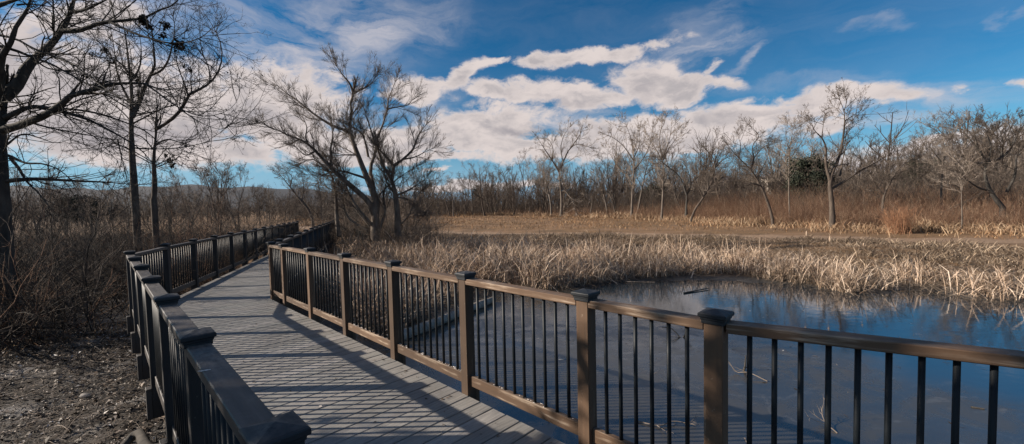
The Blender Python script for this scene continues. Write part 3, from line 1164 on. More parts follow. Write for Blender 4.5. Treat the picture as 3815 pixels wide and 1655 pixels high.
def traced_tree(name, label, cat, view, limbs, d, seed, twigs, mats, group=None, clusters=(), thick=0.75, sides=7, spread=0.35):
    """limbs: (points, r0, r1) in the pixels of one enlarged view (ox, oy, scale); the first is the trunk. Each limb keeps its own depth."""
    g = np.random.default_rng(seed)
    ox, oy, sc = view
    placed = []
    NP = 16
    allpts = []
    for li, (pts, r0, r1) in enumerate(limbs):
        q = catmull(np.array(pts, float), NP)
        if li == 0:
            off0 = 0.0
        else:
            # depth of the nearest point of the limbs already placed
            A = np.concatenate([a[:, :2] for a in allpts])
            O = np.concatenate([a[:, 2] for a in allpts])
            off0 = O[np.argmin(((A - q[0, :2]) ** 2).sum(1))]
        Lm = np.linalg.norm(np.diff(q, axis=0), axis=1).sum() * sc * d / F
        drift = 0 if li == 0 else g.uniform(-spread, spread) * Lm
        bend = 0 if li == 0 else g.uniform(-.12, .12) * Lm
        t = np.linspace(0, 1, NP)
        off = off0 + drift * t + bend * np.sin(t * math.pi)
        allpts.append(np.column_stack([q, off]))
        W = np.array([at(ox + x * sc, oy + y * sc, d + o) for (x, y), o in zip(q, off)])
        rr = (r1 * .55 + (r0 - r1 * .55) * (1 - np.linspace(0, 1, NP)) ** 1.15) * (1 if view is VA else thick) * sc * d / F
        rr = rr * (1 + 0.05 * g.normal(0, 1, NP))
        placed.append((W, rr, Lm))
    base = placed[0][0][0].copy()
    gz = float(ground_h(base[0], base[1]))
    # carry the trunk down to the ground with a flare
    if base[2] > gz:
        W, rr, Lm = placed[0]
        k = 4
        low = np.array([base + (np.array([base[0], base[1], gz - 0.15]) - base) * (1 - i / k) for i in range(k)])
        W = np.concatenate([low, W])
        rr = np.concatenate([rr[0] * np.array([1.22, 1.08, 1.02, 1.0]), rr])
        W = W.copy()
        placed[0] = (W, rr, Lm)
        base = np.array([W[0][0], W[0][1], gz])
    root = empty(name, tuple(base))
    tag(root, label, cat, group)
    tg = Geo()
    W, rr, _ = placed[0]
    tg.tub((W - base)[None], rr[None], 10)
    for (W, rr, _) in placed[1:]:
        tg.tub((W - base)[None], rr[None], sides)
    link('trunk', tg.mesh('trunk', mats[0], True), root)
    # twigs
    PW, RR, LL = [], [], []
    for li, (W, rr, Lm) in enumerate(placed):
        W = W[-NP:] - base
        rr = rr[-NP:]
        PW.append(W); RR.append(rr); LL.append(Lm)
    tw = Geo()
    dens, l1, levels, curl, up, rmin = twigs['dens'], twigs['len'], twigs['levels'], twigs['curl'], twigs['up'], twigs['r']
    P1, Q1 = [], []
    for li, (W, rr, Lm) in enumerate(zip(PW, RR, LL)):
        k = max(2, int(Lm * dens))
        t0 = twigs.get('t0', 0.15) if li else twigs.get('trunk0', 0.6)
        p, r = spawn(W[None], rr[None], k, t0, 1.0, *twigs.get('ang', (25, 75)), l1 / max(Lm, .3), 0.35, 8, curl, up, g, 0.15, 0.3, rmin * 2.2)
        r = np.minimum(r, rmin * twigs.get('rm', 4))
        P1.append(p); Q1.append(r)
        # the tip runs on as a twig
        tip = norm(W[-1] - W[-2])
        p, r = grow(W[-1:].repeat(3, 0), tip[None].repeat(3, 0) + g.normal(0, .25, (3, 3)), np.full(3, l1) * g.uniform(.3, .7, 3), np.full(3, max(rr[-1] * .8, rmin)), 8, curl, up, g, 0.4)
        P1.append(p); Q1.append(r)
    P, Q = np.concatenate(P1), np.concatenate(Q1)
    tw.tub(P, Q, 4)
    for (k, lf) in levels:
        P, Q = spawn(P, Q, k, 0.15, 1.0, *twigs.get('ang2', (25, 65)), lf, 0.62, 5, curl, up, g, 0.06, 0.4, rmin)
        tw.tub(P, Q, 3)
    link('crown', tw.mesh('crown', mats[1]), root)
    for (cx, cy, rad, cnt) in clusters:
        c = at(ox + cx * sc, oy + cy * sc, d + g.uniform(-.3, .3)) - base
        rad = rad * sc * d / F
        link('seed_cluster', leaf_blob(c, rad, cnt, g, 0.4), root)
    return root


def leaf_blob(c, rad, cnt, g, size):
    n = cnt
    C = c + g.normal(0, rad * 0.3, (n, 3))
    s = rad * size * g.uniform(0.5, 1.1, n)
    a = norm(g.normal(0, 1, (n, 3)))
    b = norm(np.cross(a, g.normal(0, 1, (n, 3))))
    e = np.cross(a, b)
    V = np.stack([C - b * s[:, None], C - e * s[:, None] * .6 + a * s[:, None] * .3, C + b * s[:, None], C + e * s[:, None] * .6 + a * s[:, None] * .2], 1)
    Q = (np.arange(n) * 4)[:, None] + np.arange(4)[None]
    return make_mesh('seed_cluster', V.reshape(-1, 3), Q, M['seed'])


VA = (0, 0, 0.6262)
BIG = [
    ([(12, 1300), (10, 1118), (4, 900), (4, 760), (14, 640), (24, 580)], 38, 32),
    ([(24, 580), (110, 500), (150, 420), (215, 345), (300, 270), (370, 180), (405, 110), (430, 40), (450, -60)], 34, 13),
    ([(375, 185), (480, 180), (560, 150), (650, 130), (760, 120), (860, 105), (950, 60), (1030, 30), (1080, -30)], 15, 5),
    ([(420, 75), (500, 60), (560, 35), (650, -10)], 11, 6),
    ([(20, 600), (0, 520), (2, 420), (14, 330), (60, 260), (95, 160), (130, 110), (170, 40), (190, -40)], 22, 9),
    ([(30, 770), (90, 755), (160, 730), (240, 700), (330, 650), (410, 580), (450, 560), (560, 535), (650, 505), (760, 495), (870, 500), (960, 535), (1070, 525)], 24, 4),
    ([(410, 580), (470, 500), (515, 465)], 9, 4),
    ([(30, 700), (80, 680), (130, 650), (210, 635), (330, 650), (420, 680), (520, 710), (620, 760), (730, 820), (830, 885), (900, 960)], 15, 4),
    ([(210, 635), (340, 645), (470, 655), (600, 680), (760, 735), (880, 790), (960, 870), (1040, 940)], 9, 3),
    ([(20, 1078), (200, 1065), (330, 1070), (480, 1078), (640, 1085), (800, 1100)], 14, 4),
    ([(-60, 260), (0, 275), (90, 300), (190, 340), (300, 380), (420, 445), (520, 500), (640, 545), (740, 590)], 9, 4),
    ([(-60, 200), (0, 210), (100, 235), (200, 290), (330, 340), (460, 400), (560, 480), (680, 560), (760, 600)], 7, 3),
    ([(250, 320), (300, 320), (400, 323), (540, 325)], 5, 3),
    ([(650, 130), (780, 190), (880, 225), (1000, 255), (1120, 250), (1200, 220), (1250, 180)], 8, 3),
    ([(-50, 50), (0, 30), (60, 10), (140, -15)], 14, 11),
    ([(180, 720), (210, 738), (340, 770), (500, 800), (680, 830)], 6, 3),
    ([(700, 830), (715, 900), (740, 1000)], 4, 3),
    ([(800, 880), (850, 885), (1000, 885), (1130, 870), (1260, 840), (1380, 825)], 5, 2),
    ([(20, 920), (60, 930), (150, 970), (250, 975), (350, 1010), (420, 1070)], 9, 3),
    ([(870, 505), (930, 545), (1000, 600), (1100, 660), (1200, 690), (1300, 680), (1380, 640), (1420, 580)], 5, 1.6),
    ([(1080, 655), (1160, 710), (1240, 750), (1320, 770), (1360, 740)], 3.5, 1.6),
    ([(880, 225), (1020, 280), (1120, 310), (1220, 370), (1300, 420), (1400, 470)], 4, 1.6),
    ([(60, 940), (110, 1000), (160, 1080), (230, 1150), (300, 1240)], 9, 4),
    ([(100, 30), (180, 25), (300, 40), (400, 60)], 5, 3),
    ([(30, 870), (130, 800), (230, 820), (330, 850), (420, 830)], 6, 2),
    ([(190, 340), (270, 400), (360, 420), (480, 430), (590, 470)], 5, 2),
    ([(300, 270), (330, 200), (390, 110), (500, 90)], 5, 3),
]
traced_tree('cottonwood_tree', 'large dark leafless tree filling the upper left corner with spreading limbs', 'tree', VA, BIG, 7.5, 11,
            dict(dens=6.5, len=1.0, levels=[(5, 0.5), (3, 0.5)], curl=0.13, up=0.2, r=0.0030, trunk0=0.5), (M['bark_dark'], M['twig_dark']),
            clusters=[(850, 125, 45, 60), (890, 160, 30, 40), (990, 150, 34, 50), (965, 215, 30, 40), (1060, 265, 40, 60), (1085, 285, 26, 30), (1075, 340, 18, 20), (1100, 395, 20, 24), (1128, 418, 18, 20), (625, 300, 24, 30), (655, 320, 16, 16), (550, 325, 20, 26), (670, 370, 24, 24), (1355, 434, 10, 10)])
T1 = [
    ([(802, 1180), (795, 1050), (785, 900), (780, 700), (785, 600), (775, 450), (760, 330), (745, 200), (715, 60)], 19, 2.5),
    ([(785, 700), (840, 580), (860, 520), (900, 440), (920, 390), (915, 300), (905, 200), (890, 90)], 13, 3),
    ([(895, 450), (960, 420), (1000, 360), (1020, 290), (1040, 180), (1030, 100)], 7, 2.5),
    ([(780, 620), (720, 500), (690, 400), (680, 300), (660, 180)], 7, 2),
    ([(782, 740), (860, 700), (960, 650), (1060, 620), (1160, 600)], 5, 2),
    ([(785, 480), (830, 400), (840, 300), (830, 200)], 6, 2),
    ([(775, 450), (720, 380), (640, 330), (600, 240)], 5, 2),
    ([(790, 900), (700, 860), (620, 850), (540, 880)], 5, 2),
]
traced_tree('young_cottonwood', 'slim bare tree with two tall leaders behind the bent railing, left of its twin', 'tree', VA, T1, 12.5, 12,
            dict(dens=5.0, len=1.25, levels=[(5, 0.5), (3, 0.5)], curl=0.13, up=0.45, r=0.0042, trunk0=0.4), (M['bark_mid'], M['twig_dark']),
            clusters=[(800, 455, 30, 40), (825, 480, 22, 24), (875, 600, 14, 12), (790, 205, 14, 12)])
T2 = [
    ([(915, 1190), (920, 1100), (915, 950), (925, 830), (930, 770)], 15, 9),
    ([(930, 770), (1010, 720), (1080, 650), (1110, 590), (1140, 550), (1200, 530), (1250, 490), (1270, 470), (1310, 400), (1320, 300), (1290, 200), (1230, 100)], 10, 2.5),
    ([(928, 800), (925, 740), (935, 640), (930, 540)], 6, 2),
    ([(1120, 570), (1090, 480), (1060, 400), (1040, 300)], 5, 2),
    ([(1140, 550), (1135, 460), (1150, 380)], 4, 2),
    ([(925, 860), (1000, 830), (1100, 850), (1200, 800)], 5, 2),
    ([(920, 900), (850, 820), (780, 800), (700, 840)], 4, 2),
    ([(1250, 490), (1240, 400), (1200, 300), (1190, 180)], 4, 1.6),
]
traced_tree('young_cottonwood', 'slim bare tree bending right in a bow, seed clumps low on its twigs', 'tree', VA, T2, 13.2, 13,
            dict(dens=5.0, len=1.25, levels=[(5, 0.5), (3, 0.5)], curl=0.13, up=0.4, r=0.0042, trunk0=0.45), (M['bark_mid'], M['twig_dark']),
            clusters=[(1105, 870, 20, 24), (1140, 885, 14, 14), (990, 925, 20, 26), (1010, 960, 28, 40), (1025, 985, 24, 30), (1240, 873, 14, 14), (1118, 935, 14, 12), (1178, 866, 8, 8)])

VC = (954, 0, 0.7407)
CT = [
    ([(600, 1190), (600, 1080), (600, 1000), (560, 900), (520, 800), (490, 720), (470, 650), (480, 580), (475, 520), (490, 470)], 24, 8),
    ([(490, 470), (470, 420), (430, 370), (400, 325)], 7, 2.5),
    ([(490, 470), (530, 450), (570, 430), (600, 390)], 6, 2.5),
    ([(468, 660), (400, 640), (330, 600), (260, 550), (200, 500), (140, 460), (105, 430)], 9, 2.5),
    ([(590, 1080), (560, 1010), (470, 930), (380, 850), (300, 760), (240, 710), (180, 690), (120, 660), (60, 640), (30, 620)], 17, 2.5),
    ([(262, 725), (250, 690), (255, 640), (235, 590)], 5, 2.5),
    ([(380, 850), (375, 760), (385, 690), (385, 640), (375, 590)], 7, 3),
    ([(605, 1040), (590, 940), (575, 850), (600, 770), (610, 700), (640, 620), (660, 550), (665, 500), (690, 440), (700, 415)], 15, 2.5),
    ([(658, 550), (700, 540), (760, 530), (785, 505)], 5, 2),
    ([(715, 1190), (712, 1080), (700, 980), (680, 900), (640, 835), (615, 760)], 20, 9),
    ([(680, 900), (692, 840), (655, 790), (612, 745)], 9, 8),
    ([(690, 835), (740, 800), (790, 750), (810, 700), (830, 660), (850, 635)], 9, 3),
    ([(740, 802), (800, 790), (840, 770), (880, 750)], 5, 2),
    ([(565, 790), (545, 700), (520, 660), (480, 640)], 7, 5),
    ([(702, 985), (760, 960), (810, 930), (850, 900)], 7, 2.5),
    ([(705, 990), (780, 1010), (820, 1050)], 5, 2.5),
    ([(510, 780), (440, 780), (385, 785)], 5, 2.5),
    ([(612, 750), (580, 660), (560, 600), (548, 555)], 6, 2.5),
    ([(420, 1190), (408, 1118), (400, 980), (378, 880), (340, 840), (280, 800), (230, 820)], 12, 3),
    ([(300, 760), (250, 780), (200, 740)], 5, 2),
    ([(560, 900), (500, 880), (420, 860), (330, 880), (260, 880)], 7, 2.5),
    ([(700, 980), (650, 900), (640, 820)], 6, 4),
    ([(600, 1000), (660, 940), (740, 880), (800, 840)], 5, 2),
    ([(610, 1160), (520, 1060), (460, 960), (440, 880), (400, 800)], 9, 4),
    ([(620, 1160), (650, 1060), (640, 980), (660, 900)], 8, 4),
    ([(590, 1160), (490, 1040), (420, 980), (330, 930), (260, 920)], 7, 3),
    ([(700, 1160), (770, 1080), (800, 1000), (830, 960)], 6, 2),
    ([(560, 1160), (470, 1100), (440, 1030), (445, 960), (420, 900)], 7, 3),
]
traced_tree('crack_willow', 'broad many-stemmed bare tree leaning left at the reed edge, beside the railing end', 'tree', VC, CT, 19.0, 21,
            dict(dens=6.5, len=1.3, levels=[(9, 0.52), (7, 0.55)], curl=0.08, up=0.35, r=0.0038, trunk0=0.55, t0=0.3, ang=(18, 60), ang2=(14, 45), rm=3), (M['bark_grey'], M['twig_grey']), spread=0.3, thick=0.95)

VR = (1908, 300, 0.7407)
VQ = (2862, 300, 0.7407)
far_tw = dict(dens=2.0, len=2.7, levels=[(8, 0.45), (6, 0.5)], curl=0.09, up=0.5, r=0.012, trunk0=0.45)
mid_tw = dict(dens=3.2, len=1.85, levels=[(8, 0.45), (6, 0.5)], curl=0.11, up=0.4, r=0.0075, trunk0=0.4)
PALE, MIDM = (M['bark_grey'], M['twig_pale']), (M['bark_mid'], M['twig_grey'])
GR = 'bare trees along the far side of the field'
traced_tree('cottonwood_tree', 'tall pale bare tree with a wide Y fork, alone left of the paired tall trees', 'tree', VR, [
    ([(246, 690), (248, 600), (240, 500), (235, 455)], 10, 7),
    ([(236, 460), (200, 400), (160, 340), (135, 300)], 7, 2), ([(238, 455), (265, 390), (290, 345), (330, 320), (385, 335)], 7, 2),
    ([(255, 410), (245, 340), (260, 280), (285, 240)], 4, 1.5), ([(290, 345), (330, 290), (360, 240)], 4, 1.5), ([(200, 400), (205, 340), (180, 290)], 4, 1.5), ([(247, 560), (270, 560), (310, 620), (320, 660)], 4, 3)],
    62, 31, far_tw, PALE, GR)
traced_tree('cottonwood_tree', 'tall straight bare tree, left one of the two tallest side by side', 'tree', VR, [
    ([(600, 705), (605, 560), (612, 450), (610, 380)], 9, 6), ([(610, 455), (660, 390), (690, 330), (705, 250)], 5, 2), ([(612, 405), (560, 330), (510, 290), (468, 270)], 5, 1.5),
    ([(610, 380), (600, 300), (570, 215)], 5, 1.5), ([(612, 390), (640, 320), (640, 250)], 4, 1.5), ([(606, 540), (570, 470), (530, 430), (480, 350)], 4, 1.5)],
    52, 32, far_tw, PALE, GR)
traced_tree('cottonwood_tree', 'tall bare tree with dense pale top, right one of the two tallest', 'tree', VR, [
    ([(750, 725), (757, 600), (762, 450), (755, 400)], 9, 6), ([(757, 410), (720, 340), (690, 300)], 5, 2), ([(760, 400), (790, 340), (835, 280)], 5, 1.5), ([(755, 390), (740, 300), (755, 215)], 5, 1.5),
    ([(758, 390), (790, 300), (800, 230)], 4, 1.5), ([(762, 520), (790, 450), (800, 400)], 4, 1.5)],
    46, 33, dict(far_tw, r=0.012), PALE, GR)
traced_tree('cottonwood_tree', 'thin bare tree leaning right between the two tallest trees', 'tree', VR, [
    ([(628, 690), (650, 560), (670, 470), (690, 390), (705, 330)], 7, 2), ([(665, 480), (720, 430), (760, 380)], 3, 1.5), ([(655, 540), (620, 470), (600, 420)], 3, 1.5)], 56, 34, far_tw, PALE, GR)
traced_tree('cottonwood_tree', 'dark crooked bare tree with a U-shaped fork right of the tallest pair', 'tree', VR, [
    ([(875, 680), (878, 570)], 9, 7), ([(877, 575), (850, 500), (820, 460), (790, 440), (780, 412)], 7, 3), ([(879, 570), (898, 530), (890, 470), (880, 445)], 7, 3), ([(790, 440), (740, 400)], 4, 2), ([(895, 520), (940, 480), (960, 440)], 4, 2)],
    44, 35, dict(far_tw, dens=.8), (M['bark_dark'], M['twig_mid']), GR)
traced_tree('cottonwood_tree', 'bare tree leaning right over the red brush with a twisted top', 'tree', VR, [
    ([(900, 700), (920, 650), (960, 590), (1000, 520), (1022, 440)], 8, 5), ([(1022, 440), (1010, 390), (980, 350)], 4, 2), ([(1022, 440), (1060, 400), (1100, 380)], 4, 2), ([(1015, 420), (1040, 340), (1030, 290)], 4, 2), ([(960, 590), (920, 500), (900, 440)], 4, 2)],
    40, 36, mid_tw, MIDM, GR)
traced_tree('cottonwood_tree', 'bare tree leaning left with a long bowed trunk over the track', 'tree', VR, [
    ([(1310, 700), (1288, 620), (1250, 530), (1200, 450), (1140, 390), (1095, 340)], 10, 4), ([(1200, 450), (1215, 400), (1210, 330), (1240, 280), (1215, 245)], 6, 2), ([(1215, 390), (1260, 340), (1300, 320)], 4, 2),
    ([(1140, 390), (1150, 330), (1140, 290)], 4, 2), ([(1250, 530), (1200, 520), (1150, 540), (1080, 490)], 5, 2), ([(1230, 490), (1270, 420), (1290, 370)], 4, 2)],
    31, 37, mid_tw, MIDM, GR)
traced_tree('old_cottonwood', 'gnarled half-dead tree with a bare spike top, tallest on the right', 'tree', VQ, [
    ([(322, 680), (318, 600), (310, 530), (320, 470), (355, 390), (375, 300), (385, 200), (380, 150), (358, 95)], 17, 2.5),
    ([(310, 500), (290, 420), (290, 340), (270, 290), (235, 255), (220, 222)], 11, 3), ([(385, 205), (420, 180), (460, 155)], 4, 1.5), ([(320, 545), (380, 510), (440, 470), (510, 430), (580, 390), (630, 360)], 8, 3),
    ([(375, 300), (410, 250), (430, 230)], 4, 2), ([(270, 290), (275, 240), (280, 205)], 4, 1.5), ([(360, 380), (380, 330), (395, 260)], 5, 2), ([(362, 480), (375, 400), (390, 340)], 6, 3), ([(382, 150), (395, 110)], 3, 1.5), ([(440, 470), (480, 400), (500, 350)], 4, 2)],
    27, 38, dict(mid_tw, dens=1.7, r=0.008), MIDM, GR)
traced_tree('cottonwood_tree', 'slender upright bare tree just left of the half-dead spike-topped tree', 'tree', VQ, [
    ([(108, 700), (104, 560), (105, 420), (108, 330), (130, 230)], 6, 1.5), ([(106, 450), (60, 380), (40, 340)], 3, 1.5), ([(106, 400), (150, 340), (180, 290)], 3, 1.5), ([(108, 360), (90, 290), (95, 230)], 3, 1.2)], 33, 39, mid_tw, PALE, GR)
traced_tree('cottonwood_tree', 'low bare tree sprawling right, between the spike-topped tree and the conifer', 'tree', VQ, [
    ([(575, 660), (580, 590), (600, 540), (640, 470), (680, 420), (725, 400)], 9, 2), ([(600, 540), (610, 450), (615, 380)], 5, 2), ([(640, 470), (700, 450), (760, 460)], 4, 2), ([(585, 580), (540, 520), (520, 480)], 4, 2)], 28, 40, mid_tw, MIDM, GR)
traced_tree('cottonwood_tree', 'upright bare tree with a forked airy top near the right edge', 'tree', VQ, [
    ([(868, 700), (870, 600), (872, 520), (880, 420), (905, 340), (912, 300)], 7, 4), ([(912, 300), (870, 260), (840, 225)], 3, 1.5), ([(910, 305), (955, 240), (985, 215)], 3, 1.5), ([(880, 420), (840, 370), (810, 330)], 3, 1.5), ([(890, 390), (940, 350), (1000, 330)], 3, 1.5)], 27, 41, mid_tw, PALE, GR)
traced_tree('old_cottonwood', 'massive spreading bare tree at the right edge with thick rising limbs', 'tree', VQ, [
    ([(1180, 640), (1120, 560), (1092, 480), (1100, 410)], 15, 11), ([(1100, 415), (1060, 350), (1010, 290), (980, 250)], 8, 2.5), ([(1100, 410), (1170, 390), (1220, 340), (1260, 260), (1300, 205)], 9, 3), ([(1092, 420), (1040, 412), (990, 390)], 7, 3),
    ([(1110, 400), (1120, 330), (1100, 270), (1080, 230)], 5, 2), ([(1170, 390), (1180, 310), (1160, 240)], 5, 2), ([(1130, 560), (1060, 540), (1000, 500), (960, 460)], 8, 3), ([(1200, 560), (1240, 480), (1250, 380), (1290, 330)], 9, 4), ([(1220, 340), (1210, 270), (1230, 220)], 4, 2), ([(1060, 350), (1040, 280), (1050, 230)], 4, 2)],
    24, 42, dict(mid_tw, dens=1.9, r=0.008), (M['bark_dark'], M['twig_mid']), GR)
traced_tree('cottonwood_tree', 'thin pale dead-topped sapling in front of the massive right edge tree', 'tree', VQ, [
    ([(975, 700), (972, 560), (970, 470), (960, 400)], 4, 1.5), ([(971, 500), (1000, 450), (1010, 420)], 2, 1)], 23, 43, mid_tw, PALE, GR)
traced_tree('leaning_tree', 'dark bare tree leaning left behind the far end of the boardwalk', 'tree', VC, [
    ([(285, 1110), (260, 1050), (210, 990), (170, 940), (130, 890), (100, 870)], 9, 2), ([(230, 1010), (240, 940), (230, 890)], 5, 2), ([(170, 940), (180, 890), (150, 860)], 4, 1.5), ([(330, 1100), (325, 1000), (310, 900), (320, 860)], 6, 2)], 42, 44, mid_tw, MIDM)

# ---- procedural bare trees, copied through the woods beyond the field
def proto_tree(h, seed, kind):
    g = np.random.default_rng(seed)
    lean = g.uniform(-.18, .18, 2)
    n = 10
    nst = 1 if kind != 'multi' else 3
    tr = Geo(); tw = Geo()
    Ps, Rs = [], []
    for s in range(nst):
        d0 = np.array([[lean[0] + (g.uniform(-.35, .35) if nst > 1 else 0), lean[1] + (g.uniform(-.35, .35) if nst > 1 else 0), 1.0]])
        P, Q = grow(np.array([[0, 0, -.2]]), d0, np.array([h * g.uniform(.75, 1.0)]), np.array([h * (.016 if nst == 1 else .011)]), n, .07, .4, g, .18)
        tr.tub(P, Q, 6)
        Ps.append(P); Rs.append(Q)
    P, Q = np.concatenate(Ps), np.concatenate(Rs)
    a = (25, 50) if kind != 'wide' else (35, 70)
    k = 9 if nst == 1 else 6
    P1, Q1 = spawn(P, Q, k, .22, .95, a[0], a[1], .5, .55, 8, .10, .6, g, 1.0, .55, .015)
    tr.tub(P1, Q1, 4)
    P2, Q2 = spawn(P1, Q1, 6, .2, 1, 25, 60, .5, .5, 6, .1, .5, g, .5, .4, .012)
    tw.tub(P2, Q2, 3)
    P3, Q3 = spawn(P2, Q2, 6, .15, 1, 20, 60, .55, .6, 4, .1, .4, g, .3, .4, .010)
    tw.tub(P3, Q3, 3)
    P4, Q4 = spawn(P3, Q3, 3, .2, 1, 20, 60, .6, .8, 3, .1, .3, g, .2, .4, .008)
    tw.tub(P4, Q4, 3)
    return tr, tw


PROT = []
for i, (h, kd, mt) in enumerate([(11, 'tall', PALE), (12, 'wide', PALE), (10, 'multi', MIDM), (9, 'wide', MIDM), (12.5, 'tall', PALE), (8, 'multi', PALE), (10, 'wide', MIDM), (7, 'multi', MIDM)]):
    tr, tw = proto_tree(h, 100 + i, kd)
    PROT.append((tr.mesh('trunk', mt[0]), tw.mesh('crown', mt[1]), h))


def place_tree(k, x, y, s, rz, label, group, name='bare_tree', cat='tree'):
    tm, wm, h = PROT[k]
    z = float(ground_h(x, y))
    o = empty(name, (x, y, z), rz)
    o.scale = (s, s, s)
    tag(o, label, cat, group)
    link('trunk', tm, o)
    link('crown', wm, o)
    return o


def px_tree(px, top, d, k, rz, label, group):
    """a tree at depth d whose crown reaches the given height of the picture"""
    p = at(px, top, d)
    z = float(ground_h(p[0], p[1]))
    s = (p[2] - z) / (PROT[k][2] * 0.98)
    place_tree(k, p[0], p[1], s, rz, label, group)


WOODS = 'bare trees in the woods beyond the field'
WL = 'slight grey-brown leafless tree in the crowded woods beyond the field'
# (x, crown top, depth) read along the tree line
line = []
g = np.random.default_rng(5)
tops = [(1000, 660), (1120, 655), (1250, 650), (1400, 630), (1560, 610), (1600, 605), (1700, 640), (1800, 580), (1850, 610), (1950, 590), (2030, 560), (2150, 600), (2220, 580), (2300, 590), (2450, 580), (2560, 560), (2650, 530), (2750, 520), (2850, 500), (2950, 450), (3050, 480), (3150, 520), (3300, 560), (3420, 480), (3550, 500), (3650, 440), (3750, 430), (3815, 420)]
tx, ty = zip(*tops)
for i in range(128):
    px = 1050 + i * 22.2 + g.uniform(-14, 14)
    top = np.interp(px, tx, ty) + g.choice([g.uniform(-30, 30), g.uniform(30, 120)])
    dd = np.interp(px, [1000, 2000, 2600, 3200, 3850], [78, 72, 52, 40, 32]) * g.uniform(0.95, 1.5)
    line.append((px, top, dd))
for i, (px, top, dd) in enumerate(line):
    px_tree(px, top, dd, int(g.integers(0, 8)), g.uniform(0, 6.28), WL, WOODS)
px_tree(1800, 575, 70, 3, 0.4, 'round-topped bare tree standing clear at the left end of the woods', WOODS)
px_tree(2050, 560, 66, 4, 1.4, 'pale fine-twigged bare tree just left of the wide Y-forked tree', WOODS)
# left side: beyond the railing
LWG = 'bare trees beyond the left railing'
LWL = 'grey leafless tree in the brush left of the far boardwalk'
for (px, top, dd, k) in [(40, 640, 30, 2), (120, 620, 34, 5), (230, 650, 38, 7), (330, 640, 32, 5), (620, 660, 30, 7), (700, 620, 36, 5), (960, 675, 50, 7)]:
    px_tree(px, top, dd, k, g.uniform(0, 6.28), LWL, LWG)
px_tree(795, 575, 27, 7, 2.0, 'bushy bare tree with a domed crown behind the far left railing', LWG)
px_tree(880, 600, 33, 5, 3.0, 'smaller bare tree right of the dome-crowned one', LWG)

# unseen bushy evergreen added left of the viewer to shade the last bays
def unseen_shade_tree():
    g = np.random.default_rng(71)
    x0, y0 = -10.5, 0.5
    z = float(ground_h(x0, y0))
    h = 10.0
    root = empty('evergreen_tree', (x0, y0, z))
    tag(root, 'bushy evergreen added out of view on the left to shade the nearest railing bays', 'tree')
    G = Geo()
    P, Q = grow(np.array([[0, 0, -.2]]), np.array([[0, 0, 1.0]]), np.array([h * .9]), np.array([.16]), 6, .01, 0, g, .2)
    G.tub(P, Q, 8)
    link('trunk', G.mesh('trunk', M['bark_mid'], True), root)
    n = 16000
    t = g.uniform(.03, 1, n)
    a = g.uniform(0, 6.28, n)
    rr = 2.65 * np.clip(1.25 - t, 0, 1) ** .6 * np.sqrt(g.uniform(0, 1, n)) * (1 + .2 * np.sin(a * 3 + t * 9))
    A = np.column_stack([rr * np.cos(a), rr * np.sin(a), h * t])
    s = g.uniform(.06, .17, n)
    u = norm(g.normal(0, 1, (n, 3)))
    b = norm(np.cross(u, g.normal(0, 1, (n, 3))))
    V = np.stack([A - b * s[:, None], A + u * s[:, None] * .4, A + b * s[:, None], A - u * s[:, None] * .4], 1).reshape(-1, 3)
    link('crown', make_mesh('crown', V, (np.arange(n) * 4)[:, None] + np.arange(4)[None], M['needle']), root)


unseen_shade_tree()

# distant woods: a mass nobody could count
def woods_mass():
    g = np.random.default_rng(77)
    n = 2600
    az = g.uniform(-58, 62, n)
    r = g.uniform(75, 190, n)
    x, y = r * np.sin(np.radians(az)), r * np.cos(np.radians(az))
    z = ground_h(x, y)
    h = g.uniform(4.5, 10.0, n) * np.interp(az, [-58, -25, -12, 0, 25, 62], [.48, .48, .6, .85, 1.1, 1.0]) * (1 + .35 * vnoise(az, az * 0 + 3, .35, 70))
    P, Q = grow(np.column_stack([x, y, z]), np.column_stack([g.normal(0, .12, n), g.normal(0, .12, n), np.ones(n)]), h, h * .014, 5, .06, .3, g, .3)
    G = Geo(); G.tub(P, Q, 3)
    P1, Q1 = spawn(P, Q, 9, .1, 1, 20, 60, .42, .6, 4, .1, .5, g, .8, .4, .03)
    G.tub(P1, Q1, 3)
    P2, Q2 = spawn(P1, Q1, 5, .1, 1, 20, 60, .5, .7, 3, .1, .5, g, .5, .4, .022)
    G.tub(P2, Q2, 3)
    o = link('distant_woods', G.mesh('distant_woods', M['twig_mid']))
    tag(o, 'far off mass of bare grey-brown woodland under the horizon', 'woods', kind='stuff')


woods_mass()

